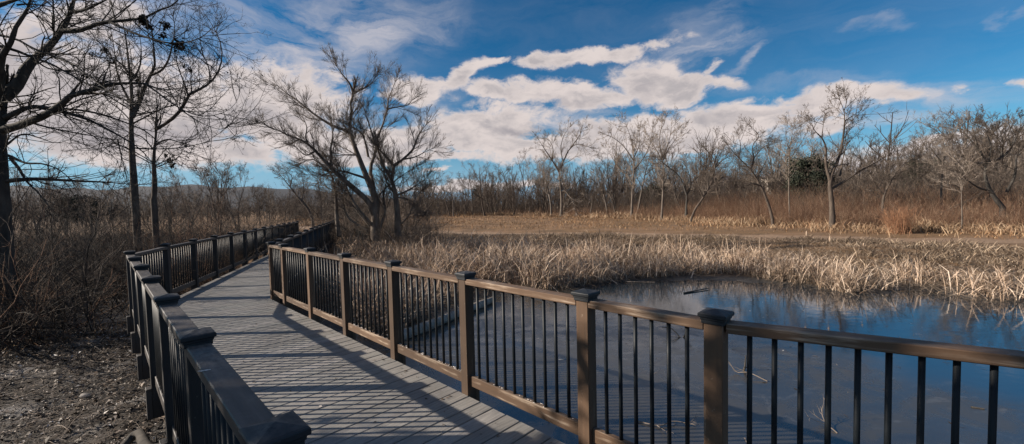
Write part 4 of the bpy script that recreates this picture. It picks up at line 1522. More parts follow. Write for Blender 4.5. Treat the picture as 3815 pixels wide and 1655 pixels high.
# ------------------------------------------------------------------ evergreens
def evergreen(label, px, top, base_d, width, shape, seed, cnt=5000):
    g = np.random.default_rng(seed)
    p = at(px, top, base_d)
    z = float(ground_h(p[0], p[1]))
    h = p[2] - z
    root = empty('evergreen_tree' if shape == 'round' else 'conifer', (p[0], p[1], z))
    tag(root, label, 'tree')
    G = Geo()
    P, Q = grow(np.array([[0, 0, -.2]]), np.array([[0, 0, 1.0]]), np.array([h * .93]), np.array([.018 * h]), 6, .01, 0, g, .2)
    G.tub(P, Q, 7)
    link('trunk', G.mesh('trunk', M['bark_mid'], True), root)
    R = width * base_d / F / 2
    lumps = 60
    if shape == 'round':
        u = norm(g.normal(0, 1, (lumps, 3)))
        rad = g.uniform(.45, 1.0, lumps) ** .6
        C = u * rad[:, None] * np.array([R * .85, R * .85, h * .36]) + np.array([0, 0, h * .6])
        S = np.full(lumps, R * .26)
    else:
        t = g.uniform(0.08, 1, lumps) ** .8
        a = g.uniform(0, 6.28, lumps)
        rr = R * (1 - t) * g.uniform(.5, 1.05, lumps)
        C = np.column_stack([rr * np.cos(a), rr * np.sin(a), h * t])
        S = R * (.12 + .26 * (1 - t))
    k = cnt // lumps
    A = np.repeat(C, k, 0) + g.normal(0, 1, (lumps * k, 3)) * np.repeat(S, k)[:, None] * np.array([.6, .6, .45])
    n = len(A)
    s = np.repeat(S, k) * g.uniform(.12, .34, n)
    a = norm(g.normal(0, 1, (n, 3)))
    b = norm(np.cross(a, g.normal(0, 1, (n, 3))))
    V = np.stack([A - b * s[:, None], A + a * s[:, None] * .35, A + b * s[:, None], A - a * s[:, None] * .35], 1).reshape(-1, 3)
    Q = (np.arange(n) * 4)[:, None] + np.arange(4)[None]
    link('crown', make_mesh('crown', V, Q, M['needle']), root)


evergreen('big round dark evergreen behind the half-dead spike-topped tree', 3015, 565, 43, 155, 'round', 1, 12000)
evergreen('dark pointed conifer right of the sprawling low bare tree', 3400, 590, 44, 110, 'cone', 2, 9000)
evergreen('brownish broad conifer next to the darker pointed one near the right edge', 3470, 590, 50, 150, 'round', 3, 7000)
evergreen('small dark conifer top poking up between the Y-forked and paired tall trees', 2172, 636, 95, 60, 'cone', 4, 2400)
evergreen('dark evergreen low behind the paired tall trees', 2430, 690, 80, 120, 'round', 5)
evergreen('small dark conifer far off right of the U-forked tree', 2556, 630, 85, 50, 'cone', 6)
evergreen('dark evergreen low behind the round-topped bare tree', 1790, 688, 110, 80, 'round', 7)
evergreen('low dark evergreen at the left horizon below the hills', 300, 735, 60, 160, 'round', 8)
evergreen('tiny pointed conifer above the woods left of the Y-forked tree', 1835, 672, 120, 40, 'cone', 9)

# ------------------------------------------------------------------ houses far off
def house(label, px, py, d, w, h, rz):
    p = at(px, py, d)
    z = float(ground_h(p[0], p[1]))
    eave = p[2] - z
    root = empty('house', (p[0], p[1], z), R_(rz))
    tag(root, label, 'house')
    mw, nt, bs = new_mat('house_wall'); bs.inputs['Base Color'].default_value = (.5, .44, .38, 1); bs.inputs['Roughness'].default_value = .8
    mr, nt, bs = new_mat('house_roof'); bs.inputs['Base Color'].default_value = (.22, .19, .18, 1); bs.inputs['Roughness'].default_value = .9
    mg, nt, bs = new_mat('house_glass'); bs.inputs['Base Color'].default_value = (.05, .06, .07, 1); bs.inputs['Roughness'].default_value = .1
    dpt = w * .7
    b = MB(); b.box((-w / 2, -dpt / 2, -1), (w / 2, dpt / 2, eave)); b.build('wall', mw, root)
    b = MB()
    o = .5
    b.rings([[(-w / 2 - o, -dpt / 2 - o, eave + .01), (w / 2 + o, -dpt / 2 - o, eave + .01), (w / 2 + o, dpt / 2 + o, eave + .01), (-w / 2 - o, dpt / 2 + o, eave + .01)], [(-w / 4, -.05, eave + h), (w / 4, -.05, eave + h), (w / 4, .05, eave + h), (-w / 4, .05, eave + h)]])
    b.build('roof', mr, root)
    for i in range(3):
        x = -w * .3 + i * w * .3
        b = MB(); b.box((x - .6, -dpt / 2 - .06, eave - 2.0), (x + .6, -dpt / 2 + .02, eave - .7)); b.build('window', mg, root)


house('pale house glimpsed through the trees right of the U-forked tree', 2680, 683, 110, 9, 2.0, 10)
house('pale house glimpsed behind the left-leaning bowed tree', 2775, 690, 115, 8, 1.8, -12)
house('low pale house behind the slender upright tree near the big round evergreen', 2905, 662, 100, 7, 1.2, 5)
house('pale roofline just right of the half-dead spike-topped tree', 3200, 678, 100, 10, 1.6, -5)

# ------------------------------------------------------------------ shrubs
def shrub_mesh(h, stems, seed, mat, spreadr=.35, curl=.16, up=.3, r=.006, k=(5, 4), lean=.5):
    g = np.random.default_rng(seed)
    bp = np.column_stack([g.normal(0, spreadr, stems), g.normal(0, spreadr, stems), np.full(stems, -.05)])
    bd = np.column_stack([g.normal(0, lean, stems), g.normal(0, lean, stems), np.ones(stems)])
    P, Q = grow(bp, bd, h * g.uniform(.6, 1.15, stems), np.full(stems, r * 1.9), 9, curl, up, g, .4)
    G = Geo(); G.tub(P, Q, 4)
    P, Q = spawn(P, Q, k[0], .2, 1, 25, 70, .42, .6, 6, curl, up, g, .2, .4, r * .6)
    G.tub(P, Q, 3)
    if k[1]:
        P, Q = spawn(P, Q, k[1], .15, 1, 25, 70, .5, .7, 4, curl, up, g, .1, .4, r * .45)
        G.tub(P, Q, 3)
    return G.mesh('twigs', mat)


SG = 'bare shrubs in the thicket left of the boardwalk'
SH = [shrub_mesh(2.6, 12, 201, M['twig_mid'], .4, .2, .25), shrub_mesh(2.0, 14, 202, M['twig_grey'], .35, .24, .1, .005), shrub_mesh(3.0, 9, 203, M['twig_dark'], .3, .16, .35), shrub_mesh(1.5, 16, 204, M['twig_pale'], .4, .26, .0, .004), shrub_mesh(2.3, 12, 205, M['twig_dark'], .5, .22, -.05, .005), shrub_mesh(2.2, 16, 206, M['twig_red'], .4, .12, .4, .005)]


def place_shrub(k, x, y, s, label, group, name='shrub', z=None):
    o = link(name, SH[k], None, (x, y, float(ground_h(x, y)) if z is None else z), random.uniform(0, 6.28))
    o.scale = (s, s, s * random.uniform(.85, 1.15))
    tag(o, label, 'shrub', group)


g = np.random.default_rng(31)
cnt = 0
nLn = uv(DA + 90)
while cnt < 205:
    y = 6.8 + 20 * g.uniform(0, 1) ** 1.5
    x = g.uniform(-1.28 * y - 1, -0.40 * y - 1.4)
    w = np.array([x, y])
    if (w - L0) @ nLn > -0.9 and y < 9.5: continue
    if y < 9.0 and x > -7.2: continue
    nM = uv(DB + 90)
    if (w - M0) @ nM < 0.8 and y > 6: continue
    k = int(g.choice([0, 1, 2, 3, 4, 5], p=[.2, .22, .2, .1, .24, .04]))
    place_shrub(k, x, y, g.uniform(.65, 1.15), 'tangled leafless shrub in the thicket left of the boardwalk', SG)
    cnt += 1
for (x, y, s, k, lb) in [(-5.2, 4.6, .35, 1, None)][:0]:
    pass
# brush growing round the foot of the far right railing and the many-stemmed tree
BG = 'bare shrubs beside the right hand far railing'
for i in range(20):
    t = g.uniform(1.5, 15)
    w = K0 + D2 * t - uv(DB + 90) * g.uniform(.7, 2.6)
    place_shrub(int(g.choice([0, 1, 2, 4])), w[0], w[1], g.uniform(.45, .8), 'scrubby leafless shrub crowding the outside of the far right railing', BG)
for i in range(44):
    p = gp(g.uniform(1240, 1600), g.uniform(880, 955), -.6)
    place_shrub(int(g.choice([0, 1, 3])), p[0], p[1], g.uniform(.8, 1.55), 'pale leafless shrub at the foot of the many-stemmed tree', 'bare shrubs at the foot of the many-stemmed tree')
# orange bush by the track
ob = link('shrub', shrub_mesh(1.5, 90, 210, M['twig_orange'], .28, .05, .25, .007, (5, 2), .28), None, None)
p = gp(3350, 868, -.5)
ob.location = (p[0], p[1], float(ground_h(p[0], p[1])))
tag(ob, 'rounded orange-brown bush standing forward of the thicket by the track', 'shrub')


def thicket():
    """red-brown willow brush along the foot of the tree line"""
    g = np.random.default_rng(44)
    front = [(1950, 808), (2300, 812), (2600, 822), (2850, 838), (3100, 848), (3400, 852), (3950, 862)]
    fx, fy = zip(*front)
    n = 1500
    px = np.concatenate([g.uniform(2350, 3950, int(n * .8)), g.uniform(1850, 2400, n - int(n * .8))])
    F0 = np.array([gp(a, np.interp(a, fx, fy), -.45)[:2] for a in px])
    back = g.uniform(0, 1, n) ** 1.3 * np.interp(px, [1900, 2400, 3900], [22, 20, 12])
    dr = norm(F0)
    C = F0 + dr * back[:, None]
    h = g.uniform(.9, 1.6, n) * np.interp(px, [1850, 2300, 2700, 3900], [.55, .7, 1.25, 1.1]) * np.interp(back, [0, 3, 12], [.6, 1.1, 1.5])
    st = 16
    c = np.repeat(C, st, 0) + g.normal(0, .35, (n * st, 2))
    hh = np.repeat(h, st) * g.uniform(.5, 1.25, n * st)
    z = ground_h(c[:, 0], c[:, 1]) - .05
    m = n * st
    P, Q = grow(np.column_stack([c, z]), np.column_stack([g.normal(0, .22, m), g.normal(0, .22, m), np.ones(m)]), hh, np.full(m, .007), 5, .08, .1, g, .5)
    G = Geo(); G.tub(P, Q, 3)
    P, Q = spawn(P, Q, 3, .3, 1, 15, 45, .4, .7, 3, .08, .3, g, .2, .3, .005)
    G.tub(P, Q, 3)
    tag(link('willow_thicket', G.mesh('willow_thicket', M['twig_red'])), 'dense red-brown willow brush along the foot of the tree line', 'thicket', kind='stuff')
    # grey-brown scrub behind and among it
    n = 1300
    px = g.uniform(1080, 3950, n)
    fr = np.interp(px, [900, 1500, 1950, 2600, 3950], [806, 800, 802, 815, 850])
    F0 = np.array([gp(a, b, -.4)[:2] for a, b in zip(px, fr)])
    F0 = F0 * np.minimum(1, 75 / np.linalg.norm(F0, axis=1))[:, None]
    C = F0 + norm(F0) * (g.uniform(2, 26, n))[:, None]
    st = 9
    c = np.repeat(C, st, 0) + g.normal(0, .8, (n * st, 2))
    m = n * st
    hh = g.uniform(1.2, 4.2, m)
    P, Q = grow(np.column_stack([c, ground_h(c[:, 0], c[:, 1])]), np.column_stack([g.normal(0, .35, m), g.normal(0, .35, m), np.ones(m)]), hh, np.full(m, .014), 6, .14, .1, g, .4)
    G = Geo(); G.tub(P, Q, 3)
    P, Q = spawn(P, Q, 4, .3, 1, 20, 60, .4, .7, 4, .1, .3, g, .3, .3, .010)
    G.tub(P, Q, 3)
    tag(link('scrub', G.mesh('scrub', M['twig_mid'])), 'grey-brown leafless scrub filling the foot of the woods', 'scrub', kind='stuff')


thicket()

# ------------------------------------------------------------------ blades: reeds, grass
def blades(bp, h, w, lean, droop, g, seg=5):
    """bent ribbons; bp (n,3)"""
    n = len(bp)
    a = g.uniform(0, 2 * math.pi, n)
    side = np.column_stack([np.cos(a), np.sin(a), np.zeros(n)])
    la = g.uniform(0, 2 * math.pi, n)
    ld = np.column_stack([np.cos(la), np.sin(la), np.zeros(n)])
    d = norm(ld * lean[:, None] + np.array([0, 0, 1.0]))
    P = np.empty((n, seg + 1, 3))
    P[:, 0] = bp
    # a kink part-way, as broken leaves have
    kink = g.integers(2, seg + 1, n)
    ka = g.uniform(0, 1, n) ** 1.7 * 1.9
    for i in range(1, seg + 1):
        t = i / seg
        d = norm(d + (ld * droop[:, None] + np.array([0, 0, -.6]) * droop[:, None] * t) * t + g.normal(0, .05, (n, 3)) + ((kink == i) * ka)[:, None] * (ld * .8 + np.array([0, 0, -.9])))
        P[:, i] = P[:, i - 1] + d * (h / seg)[:, None]
    wd = np.interp(np.linspace(0, 1, seg + 1), [0, .3, .8, 1], [.7, 1, .7, .08])
    off = side[:, None] * (w[:, None] * wd[None])[..., None] * .5
    V = np.stack([P - off, P + off], 2).reshape(n, -1, 3)
    k = (seg + 1) * 2
    base = (np.arange(n) * k)[:, None] + (np.arange(seg) * 2)[None]
    Q = np.stack([base, base + 1, base + 3, base + 2], -1).reshape(-1, 4)
    return V.reshape(-1, 3), Q


def in_poly(poly, X, Y): return sdf(np.array(poly), X, Y) < 0


def scatter_poly(poly, n, g, clump=0.0, csize=1.0):
    poly = np.array(poly)
    lo, hi = poly.min(0), poly.max(0)
    out = []
    tot = 0
    while tot < n:
        c = g.uniform(lo, hi, (n * 2, 2))
        ok = in_poly(poly, c[:, 0], c[:, 1])
        if clump: ok &= (vnoise(c[:, 0], c[:, 1], csize, 55) + g.uniform(-1, 1, len(c)) * .6) > clump
        out.append(c[ok]); tot += ok.sum()
    return np.concatenate(out)[:n]


front = [gp(*p, -.7)[:2] for p in [(1215, 1120), (1300, 1190), (1400, 1226), (1490, 1228), (1560, 1178), (1640, 1132), (1760, 1098), (1880, 1084), (2078, 1072), (2226, 1052), (2400, 1034), (2600, 1022), (2750, 1022), (2860, 1040), (3025, 1062), (3158, 1090), (3343, 1078), (3506, 1090), (3698, 1114), (3815, 1122), (4000, 1150)]]
back = [gp(*p, -.65)[:2] for p in [(4000, 1095), (3815, 1075), (3600, 1035), (3400, 1015), (3200, 1010), (3000, 990), (2700, 965), (2400, 955), (2100, 945), (1800, 940), (1500, 935), (1330, 935)]]
left = [K0 + D2 * 7 - uv(DB + 90) * .5, K0 + D2 * 3 - uv(DB + 90) * .5, K0 + D2 * 1 - uv(DB + 90) * .45]


def reeds():
    g = np.random.default_rng(9)
    poly = front + back + left
    n = 34000
    c = scatter_poly(poly, n, g, -0.02, 1.1)
    # denser where they show: near front
    z = ground_h(c[:, 0], c[:, 1])
    r = np.hypot(c[:, 0], c[:, 1])
    h = g.uniform(.55, 1.2, n) * (1 + .22 * vnoise(c[:, 0], c[:, 1], .5, 61))
    # shorter and flattened towards the right
    h *= np.interp(c[:, 0], [0, 5, 9, 14], [1.0, .92, .78, .62])
    h *= np.where(g.uniform(0, 1, n) < .03, g.uniform(1.15, 1.45, n), 1) * (1 + .25 * vnoise(c[:, 0], c[:, 1], 1.6, 64))
    V, Q = blades(np.column_stack([c, z - .03]), h, g.uniform(.009, .021, n), np.abs(g.normal(0, .34, n)) + .25 * np.clip(vnoise(c[:, 0], c[:, 1], .9, 65), 0, 1), g.uniform(.0, .75, n), g)
    tag(obj('cattail_reeds', V, Q, M['reed']), 'pale straw-coloured dead cattail leaves standing round the pond edge', 'reeds', kind='stuff')
    # fallen grey litter in between and sprawling over the shore
    n = 13000
    c = scatter_poly(poly, n, g)
    z = ground_h(c[:, 0], c[:, 1])
    V, Q = blades(np.column_stack([c, z]), g.uniform(.4, 1.0, n), g.uniform(.010, .02, n), g.uniform(.8, 3.0, n), g.uniform(.2, .6, n), g)
    V[:, 2] = np.maximum(V[:, 2], WATER_Z + .004)
    tag(obj('reed_litter', V, Q, M['reed_grey']), 'grey bent and fallen reed leaves between the standing ones', 'reeds', kind='stuff')


reeds()


def marsh():
    """matted low growth between the reeds and the track"""
    g = np.random.default_rng(19)
    track_near = [gp(*p, -.5)[:2] for p in [(4000, 930), (3600, 905), (3200, 890), (2700, 880), (2200, 872), (1700, 868), (1400, 866)]]
    poly = [np.array(p) for p in back[::-1]] + track_near
    n = 42000
    c = scatter_poly(poly, n, g)
    z = ground_h(c[:, 0], c[:, 1])
    r = np.hypot(c[:, 0], c[:, 1])
    hh = g.uniform(.10, .30, n) * (1 + .4 * vnoise(c[:, 0], c[:, 1], .6, 62))
    V, Q = blades(np.column_stack([c, z - .02]), hh, g.uniform(.012, .03, n), g.uniform(.3, 2.0, n), g.uniform(.1, .5, n), g, 3)
    tag(obj('marsh_grass', V, Q, M['reed_grey']), 'matted dull brown marsh grass between the reeds and the track', 'grass', kind='stuff')
    # orange-tan meadow beyond the track
    m0 = [gp(*p, -.5)[:2] for p in [(4000, 912), (3600, 884), (3200, 872), (2700, 862), (2200, 856), (1700, 850), (1100, 852)]]
    m1 = [gp(*p, -.3)[:2] for p in [(1100, 798), (1700, 792), (2300, 796), (2700, 812), (3200, 838), (3600, 846), (4000, 856)]]
    n = 60000
    c = scatter_poly(m0 + m1, n, g)
    z = ground_h(c[:, 0], c[:, 1])
    r = np.hypot(c[:, 0], c[:, 1])
    hh = g.uniform(.12, .42, n) * (1 + .5 * vnoise(c[:, 0], c[:, 1], .25, 63))
    V, Q = blades(np.column_stack([c, z - .02]), hh, .0011 * r * g.uniform(.6, 1.2, n), g.uniform(.1, .9, n), g.uniform(.0, .4, n), g, 2)
    tag(obj('meadow_grass', V, Q, M['grass']), 'dry orange-tan meadow grass beyond the track', 'grass', kind='stuff')
    n = 26000
    pxs = g.uniform(1500, 3950, n)
    fr = np.interp(pxs, [1500, 1950, 2300, 2600, 2850, 3100, 3400, 3950], [806, 810, 815, 826, 842, 852, 857, 866])
    c = np.array([gp(a, b, -.45)[:2] for a, b in zip(pxs, fr)])
    c = c + norm(c) * (g.normal(1.5, 2.2, n))[:, None]
    keep = vnoise(c[:, 0], c[:, 1], .5, 67) + g.uniform(-.7, .7, n) > -.1
    c = c[keep]
    n = len(c)
    r = np.hypot(c[:, 0], c[:, 1])
    V, Q = blades(np.column_stack([c, ground_h(c[:, 0], c[:, 1]) - .02]), g.uniform(.35, .9, n) * (1 + .4 * vnoise(c[:, 0], c[:, 1], .4, 68)), .0009 * r * g.uniform(.6, 1.2, n), g.uniform(.1, .7, n), g.uniform(.0, .5, n), g, 3)
    tag(obj('tall_grass', V, Q, M['gold']), 'tall golden dry grass standing in front of the red-brown brush', 'grass', kind='stuff')
    # coarse dark tussocks in the marsh strip
    n = 900
    cc_ = scatter_poly(poly, n, g, .1, .35)
    c = np.repeat(cc_, 22, 0) + g.normal(0, .14, (n * 22, 2))
    m_ = len(c)
    V, Q = blades(np.column_stack([c, ground_h(c[:, 0], c[:, 1]) - .02]), g.uniform(.15, .5, m_) * np.repeat(g.uniform(.6, 1.3, n), 22), g.uniform(.012, .028, m_), g.uniform(.2, 1.0, m_), g.uniform(.1, .7, m_), g, 3)
    tag(obj('marsh_tussocks', V, Q, M['tussock']), 'coarse brown and straw tussocks scattered over the marsh strip', 'grass', kind='stuff')
    # dry grass left of the far run and under the thicket
    lp = [(-6.6, 7.5), (-9, 6.0), (-16, 7.5), (-34, 22), (-36, 40), (-14.5, 40), (-12.5, 24)]
    n = 30000
    c = scatter_poly(lp, n, g)
    z = ground_h(c[:, 0], c[:, 1])
    r = np.hypot(c[:, 0], c[:, 1])
    V, Q = blades(np.column_stack([c, z - .02]), g.uniform(.1, .4, n), .0011 * r * g.uniform(.6, 1.2, n), g.uniform(.1, 1.2, n), g.uniform(.0, .4, n), g, 2)
    tag(obj('dry_grass', V, Q, M['grass']), 'dry brown grass under the thicket left of the boardwalk', 'grass', kind='stuff')


marsh()


def litter():
    g = np.random.default_rng(29)
    poly = [(-0.2, 0.9), (-4.6, 5.2), (-5.9, 6.3), (-7.0, 8.5), (-12, 8.5), (-9, 2.5), (-4, 0.9)]
    n = 52000
    c = scatter_poly(poly, n, g, -0.75, 1.8)
    z = ground_h(c[:, 0], c[:, 1]) + g.uniform(0, .02, n)
    s = g.uniform(.004, .02, n) * np.where(g.uniform(0, 1, n) < .12, 2.4, 1)
    a = g.uniform(0, 6.28, n)
    t = norm(np.column_stack([np.cos(a), np.sin(a), g.normal(0, .3, n)]))
    b = norm(np.cross(t, np.column_stack([g.normal(0, .45, n), g.normal(0, .45, n), np.ones(n)])))
    C = np.column_stack([c, z])
    up = np.array([0, 0, 1.0]) * (s * g.uniform(0, .7, n))[:, None]
    V = np.stack([C - t * s[:, None], C - b * s[:, None] * .45 + up, C + t * s[:, None], C + b * s[:, None] * .45 + up], 1).reshape(-1, 3)
    Q = (np.arange(n) * 4)[:, None] + np.arange(4)[None]
    tag(obj('leaf_litter', V, Q, M['leaf']), 'dark dead leaves and chips littering the ground left of the boardwalk', 'leaves', kind='stuff')
    # loose twigs lying about
    n = 2600
    c = scatter_poly(poly, n, g)
    z = ground_h(c[:, 0], c[:, 1]) + .012
    P, Qr = grow(np.column_stack([c, z]), np.column_stack([g.normal(0, 1, n), g.normal(0, 1, n), g.normal(0, .12, n)]), g.uniform(.08, .5, n), g.uniform(.0015, .004, n), 4, .15, 0, g, .5)
    P[:, :, 2] = np.maximum(P[:, :, 2], ground_h(P[:, :, 0], P[:, :, 1]) + .004)
    G = Geo(); G.tub(P, Qr, 3)
    tag(link('twig_litter', G.mesh('twig_litter', M['twig_pale'])), 'thin broken twigs scattered over the dead leaves', 'twigs', kind='stuff')


litter()

def debris():
    g = np.random.default_rng(93)
    # dark scraps and stems along the muddy edge
    n = 60000
    lo, hi = shore.min(0), shore.max(0)
    c = g.uniform([-6, 1], [15, 14], (n, 2))
    sd_ = sdf(shore, c[:, 0], c[:, 1])
    keep = (np.abs(sd_ + .1 + .25 * vnoise(c[:, 0], c[:, 1], 1.3, 5)) < .30 * g.uniform(0, 1, n) ** .6 + .04)
    c = c[keep]
    n = len(c)
    z = np.maximum(ground_h(c[:, 0], c[:, 1]), WATER_Z) + .003
    V, Q = blades(np.column_stack([c, z]), g.uniform(.04, .30, n), g.uniform(.005, .016, n), g.uniform(3, 14, n), g.uniform(-.1, .05, n), g, 2)
    V[:, 2] = np.clip(V[:, 2], WATER_Z + .002, WATER_Z + .09)
    tag(obj('shore_debris', V, Q, M['debris']), 'dark rotting stems and scraps along the muddy water line', 'debris', kind='stuff')
    # flecks frozen into the ice
    n = 900
    c = g.uniform([-2.5, 1.5], [12, 10.5], (n * 3, 2))
    ok = (sdf(shore, c[:, 0], c[:, 1]) < -.3) & (vnoise(c[:, 0], c[:, 1], .7, 66) + g.uniform(-.6, .6, n * 3) > .25)
    c = c[ok]
    n = len(c)
    V, Q = blades(np.column_stack([c, np.full(n, WATER_Z + .003)]), g.uniform(.01, .09, n), g.uniform(.004, .02, n), g.uniform(8, 20, n), g.uniform(-.1, .1, n), g, 2)
    V[:, 2] = np.clip(V[:, 2], WATER_Z + .002, WATER_Z + .012)
    tag(obj('ice_flecks', V, Q, M['leaf']), 'small leaf scraps and stems frozen into the pond surface', 'debris', kind='stuff')
    # a few dry leaf scraps on the boards and caught at the railing feet
    C, Z = [], []
    for k in range(420):
        if g.uniform() < .55:
            t = g.uniform(.3, 6.6); yy = g.choice([g.uniform(.08, .3), g.uniform(1.5, 1.78), g.uniform(.1, 1.75)])
            w = L1 + D1 * (t - .5) + uv(DA + 90) * yy
        else:
            t = g.uniform(0, 13); yy = -g.choice([g.uniform(.08, .35), g.uniform(.1, 1.75)])
            w = M0 + D2 * t + uv(DB + 90) * yy
        C.append(w)
    C = np.array(C); n = len(C)
    s_ = g.uniform(.006, .02, n)
    a = g.uniform(0, 6.28, n)
    t = np.column_stack([np.cos(a), np.sin(a), g.uniform(-.1, .1, n)])
    b = np.column_stack([-np.sin(a), np.cos(a), g.uniform(-.1, .3, n)])
    P = np.column_stack([C, np.full(n, .006)])
    V = np.stack([P - t * s_[:, None], P - b * s_[:, None] * .5, P + t * s_[:, None], P + b * s_[:, None] * .5], 1).reshape(-1, 3)
    V[:, 2] = np.maximum(V[:, 2], .003)
    tag(obj('leaf_scraps', V, (np.arange(n) * 4)[:, None] + np.arange(4)[None], M['leaf']), 'small dry leaf scraps lying on the boardwalk planks', 'leaves', kind='stuff')


debris()

# ------------------------------------------------------------------ single things on the ground and in the pond
def branch(name, label, pts, r0, r1, mat, seed, side=3, slen=.4, cat='branch', z=None, group=None):
    """a dead branch through given world points with some side twigs"""
    g = np.random.default_rng(seed)
    P = catmull(np.array(pts, float), 12)
    base = P[0].copy()
    Pl = (P - base)[None]
    rr = np.linspace(r0, r1, 12)[None] * (1 + .06 * g.normal(0, 1, (1, 12)))
    G = Geo(); G.tub(Pl, rr, 8)
    # end cap discs
    root = link(name, G.mesh(name, mat, True), None, tuple(base))
    tag(root, label, cat, group)
    if side:
        T = Geo()
        p, q = spawn(Pl, rr, side, .25, .95, 25, 65, slen, .55, 6, .14, .05, g, .1, .4, .003)
        T.tub(p, q, 5)
        p, q = spawn(p, q, 2, .3, 1, 25, 60, .5, .6, 4, .14, .0, g, .06, .4, .002)
        T.tub(p, q, 4)
        link('side_twigs', T.mesh('side_twigs', mat), root)
    return root


def W_(px, py, z=WATER_Z): return gp(px, py, z)


mlog = bark_mat('log_bark', (0.13, 0.112, 0.096), (0.42, 0.37, 0.32), 12, .02)
a, b, c, d = W_(1490, 1258, -.70), W_(1590, 1222, -.69), W_(1720, 1165, -.69), W_(1840, 1118, -.69)
branch('fallen_log', 'long pale weathered log lying at the pond edge behind the railing balusters', [a + (0, 0, .03), b + (0, 0, .03), c + (0, 0, .02), d + (0, 0, .02)], .11, .075, mlog, 3, 2, .12, 'log')
a, b = W_(1440, 1262, -.72), W_(1560, 1232, -.71)
branch('fallen_log', 'short thick broken log end beside the long pale log', [a, (a + b) / 2 + np.array([0, .05, .02]), b], .075, .05, mlog, 4, 2, .3, 'log')
a, b = W_(2548, 1092, -.735), W_(2640, 1074, -.72)
branch('driftwood', 'short dark plank-like stick floating near the reeds', [a, (a + b) / 2, b], .022, .014, M['bark_dark'], 5, 0, cat='driftwood')
a, b = W_(2335, 1050, -.725), W_(2440, 1052, -.725)
branch('driftwood', 'thin pale stick lying along the mud under the reeds', [a, (a + b) / 2, b], .013, .01, M['bark_pale'], 6, 0, cat='driftwood')
p = W_(2540, 1258)
branch('branch_snag', 'black bent branch sticking out of the ice behind the railing', [p + (.30, .30, .30), p + (.12, .08, .1), p + (0, 0, -.02), p + (-.12, .1, .12), p + (-.28, .16, .14)], .022, .006, M['bark_dark'], 7, 3, .3)
p = W_(2765, 1398)
branch('branch_snag', 'small white-barked twig standing out of the ice by the corner post', [p + (.20, -.22, .01), p + (.05, -.06, .06), p + (-.05, .06, .02), p + (-.10, .12, .12), p + (-.16, .2, .2)], .008, .003, M['bark_pale'], 8, 4, .4)
p = W_(2775, 1380)
branch('branch_snag', 'short dark forked stub next to the white-barked twig', [p + (-.03, 0, -.04), p + (0, 0, .05), p + (.03, .03, .2)], .018, .006, M['bark_dark'], 9, 2, .4)
p = W_(2490, 1590)
branch('branch_snag', 'pale sprawling twig frozen flat in the ice at the bottom edge', [p + (-.32, .12, .01), p + (-.1, .0, .015), p + (.08, .05, .03), p + (.28, -.02, .02)], .008, .003, M['bark_pale'], 10, 6, .5)
p = W_(3085, 1590)
branch('branch_snag', 'thin grey twig in the ice below the shiny right railing', [p + (0, -.12, .0), p + (-.02, .02, .05), p + (.03, .14, .14)], .006, .002, M['bark_pale'], 11, 6, .7)
a, b = W_(3618, 1516, -.745), W_(3668, 1524, -.745)
branch('driftwood', 'tiny dark stick floating on open water near the right edge', [a, (a + b) / 2, b], .009, .006, M['bark_dark'], 12, 0, cat='driftwood')
# heavy dark branch propped under the near left railing
P0 = L1 + D1 * BAY * 2.2
g0 = gp(455, 1668, -.64)
branch('fallen_branch', 'thick dark branch slanting down from under the lower left railing', [np.array([P0[0] + .12, P0[1] + .05, -.36]), np.array([P0[0] - .06, P0[1] - .06, -.40]), gp(515, 1612, -.54), g0], .045, .036, M['bark_dark'], 13, 1, .2)
for (x0, y0, x1, y1, lb, r) in [(325, 1278, 392, 1318, 'pale forked stick lying on the leaves left of the railing', .007), (215, 1585, 262, 1608, 'short curled whitish stick near the frosty patch', .008), (360, 1400, 470, 1396, 'thin dark stick lying level on the litter', .009)]:
    a, b = gp(x0, y0, -.655), gp(x1, y1, -.655)
    branch('fallen_stick', lb, [a, (a + b) / 2 + np.array([0, 0, .02]), b], r, r * .6, M['bark_pale'] if 'dark' not in lb else M['bark_dark'], int(x0), 2, .3, 'stick')


def stone(label, p, s, seed, mat, name='stone', cat='stone'):
    g = np.random.default_rng(seed)
    n, m = 12, 7
    V = []
    ph = g.uniform(0, 6.28, 6)
    for j in range(m):
        v = math.pi * (j + .5) / m
        for i in range(n):
            u = 2 * math.pi * i / n
            k = 1 + .16 * math.sin(2 * u + ph[0]) + .12 * math.sin(3 * u + ph[1] + v) + .08 * math.sin(5 * v + ph[2])
            V.append((s[0] * k * math.sin(v) * math.cos(u), s[1] * k * math.sin(v) * math.sin(u), s[2] * math.cos(v)))
    Fq = [tuple(range(n)), tuple(range((m - 1) * n, m * n))[::-1]]
    for j in range(m - 1):
        for i in range(n):
            Fq.append((j * n + i, (j + 1) * n + i, (j + 1) * n + (i + 1) % n, j * n + (i + 1) % n))
    o = obj(name, V, Fq, mat, smooth=True, loc=tuple(p))
    tag(o, label, cat)


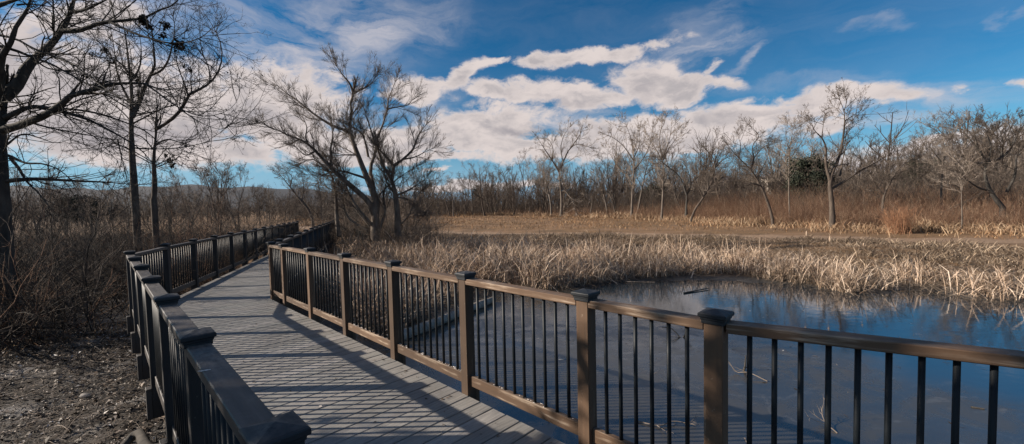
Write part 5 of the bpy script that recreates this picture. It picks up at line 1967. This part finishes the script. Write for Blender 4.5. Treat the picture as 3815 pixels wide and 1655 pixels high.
mst = bark_mat('stone', (.16, .15, .14), (.34, .32, .30), 14, .01)
p = gp(318, 1478, -.66)
stone('pale wedge-shaped stone on the dark litter left of the railing', p + (0, 0, .015), (.075, .04, .028), 1, mst)
mice, nt, bs = new_mat('white_ice')
bs.inputs['Base Color'].default_value = (.30, .31, .32, 1)
bs.inputs['Roughness'].default_value = .5
p = W_(2105, 1338)
stone('oval pale lump of ice or foam on the pond behind the railing', p, (.085, .03, .008), 2, mice, 'ice_lump', 'ice')
p = W_(2150, 1341)
stone('smaller pale lump of ice right beside the oval one', p, (.04, .014, .006), 3, mice, 'ice_lump', 'ice')

# ------------------------------------------------------------------ cattail seed heads
def cattail(label, px, top, base_py, hh=.16, fluffy=False):
    b = gp(px, base_py, -.68)
    p = at(px, top, b[1])
    z = float(ground_h(b[0], b[1]))
    h = p[2] - z
    root = empty('cattail', (b[0], b[1], z))
    tag(root, label, 'cattail', 'cattail seed heads standing above the reeds')
    G = Geo(); G.tub(np.array([[[0, 0, -.05], [.004, 0, h * .5], [0, 0.004, h]]]), np.array([[.004, .0035, .0025]]), 5)
    link('stalk', G.mesh('stalk', M['reed_grey'], True), root)
    G = Geo()
    zz = np.array([h - .04 - hh, h - .03 - hh, h - .05 - hh * .5, h - .05, h - .04])
    G.tub(np.stack([np.zeros(5), np.zeros(5), zz], 1)[None], np.array([[.003, .011, .0125, .011, .003]]) * (1.3 if fluffy else 1), 8)
    link('seed_head', G.mesh('seed_head', M['reed' if fluffy else 'twig_mid'], True), root)


cattail('left of two brown cattail heads close together above the central reeds', 2012, 852, 975)
cattail('right of two brown cattail heads close together above the central reeds', 2029, 850, 980)
cattail('lone dark cattail head above the reeds under the paired tall trees', 2235, 850, 985)
cattail('tall pale cattail above the right reeds, left one of a pair', 3003, 856, 1040, .14, True)
cattail('tall pale cattail above the right reeds, right one of a pair', 3089, 876, 1050, .14, True)
cattail('pale fluffy cattail above the reeds behind the third railing bay', 1441, 890, 1010, .15, True)
cattail('brown cattail just right of the fluffy one behind the third railing bay', 1458, 905, 1020)
cattail('slim leaning pale stalk in the reeds right of the tall cattail pair', 3215, 900, 1050, .08, True)

# ------------------------------------------------------------------ output look
vs = scene.view_settings
vs.view_transform = 'Standard'
vs.look = 'None'
vs.exposure = 0.6
vs.gamma = 1.0
scene.cycles.use_denoising = True
scene.cycles.max_bounces = 6
scene.cycles.diffuse_bounces = 3
scene.cycles.glossy_bounces = 3
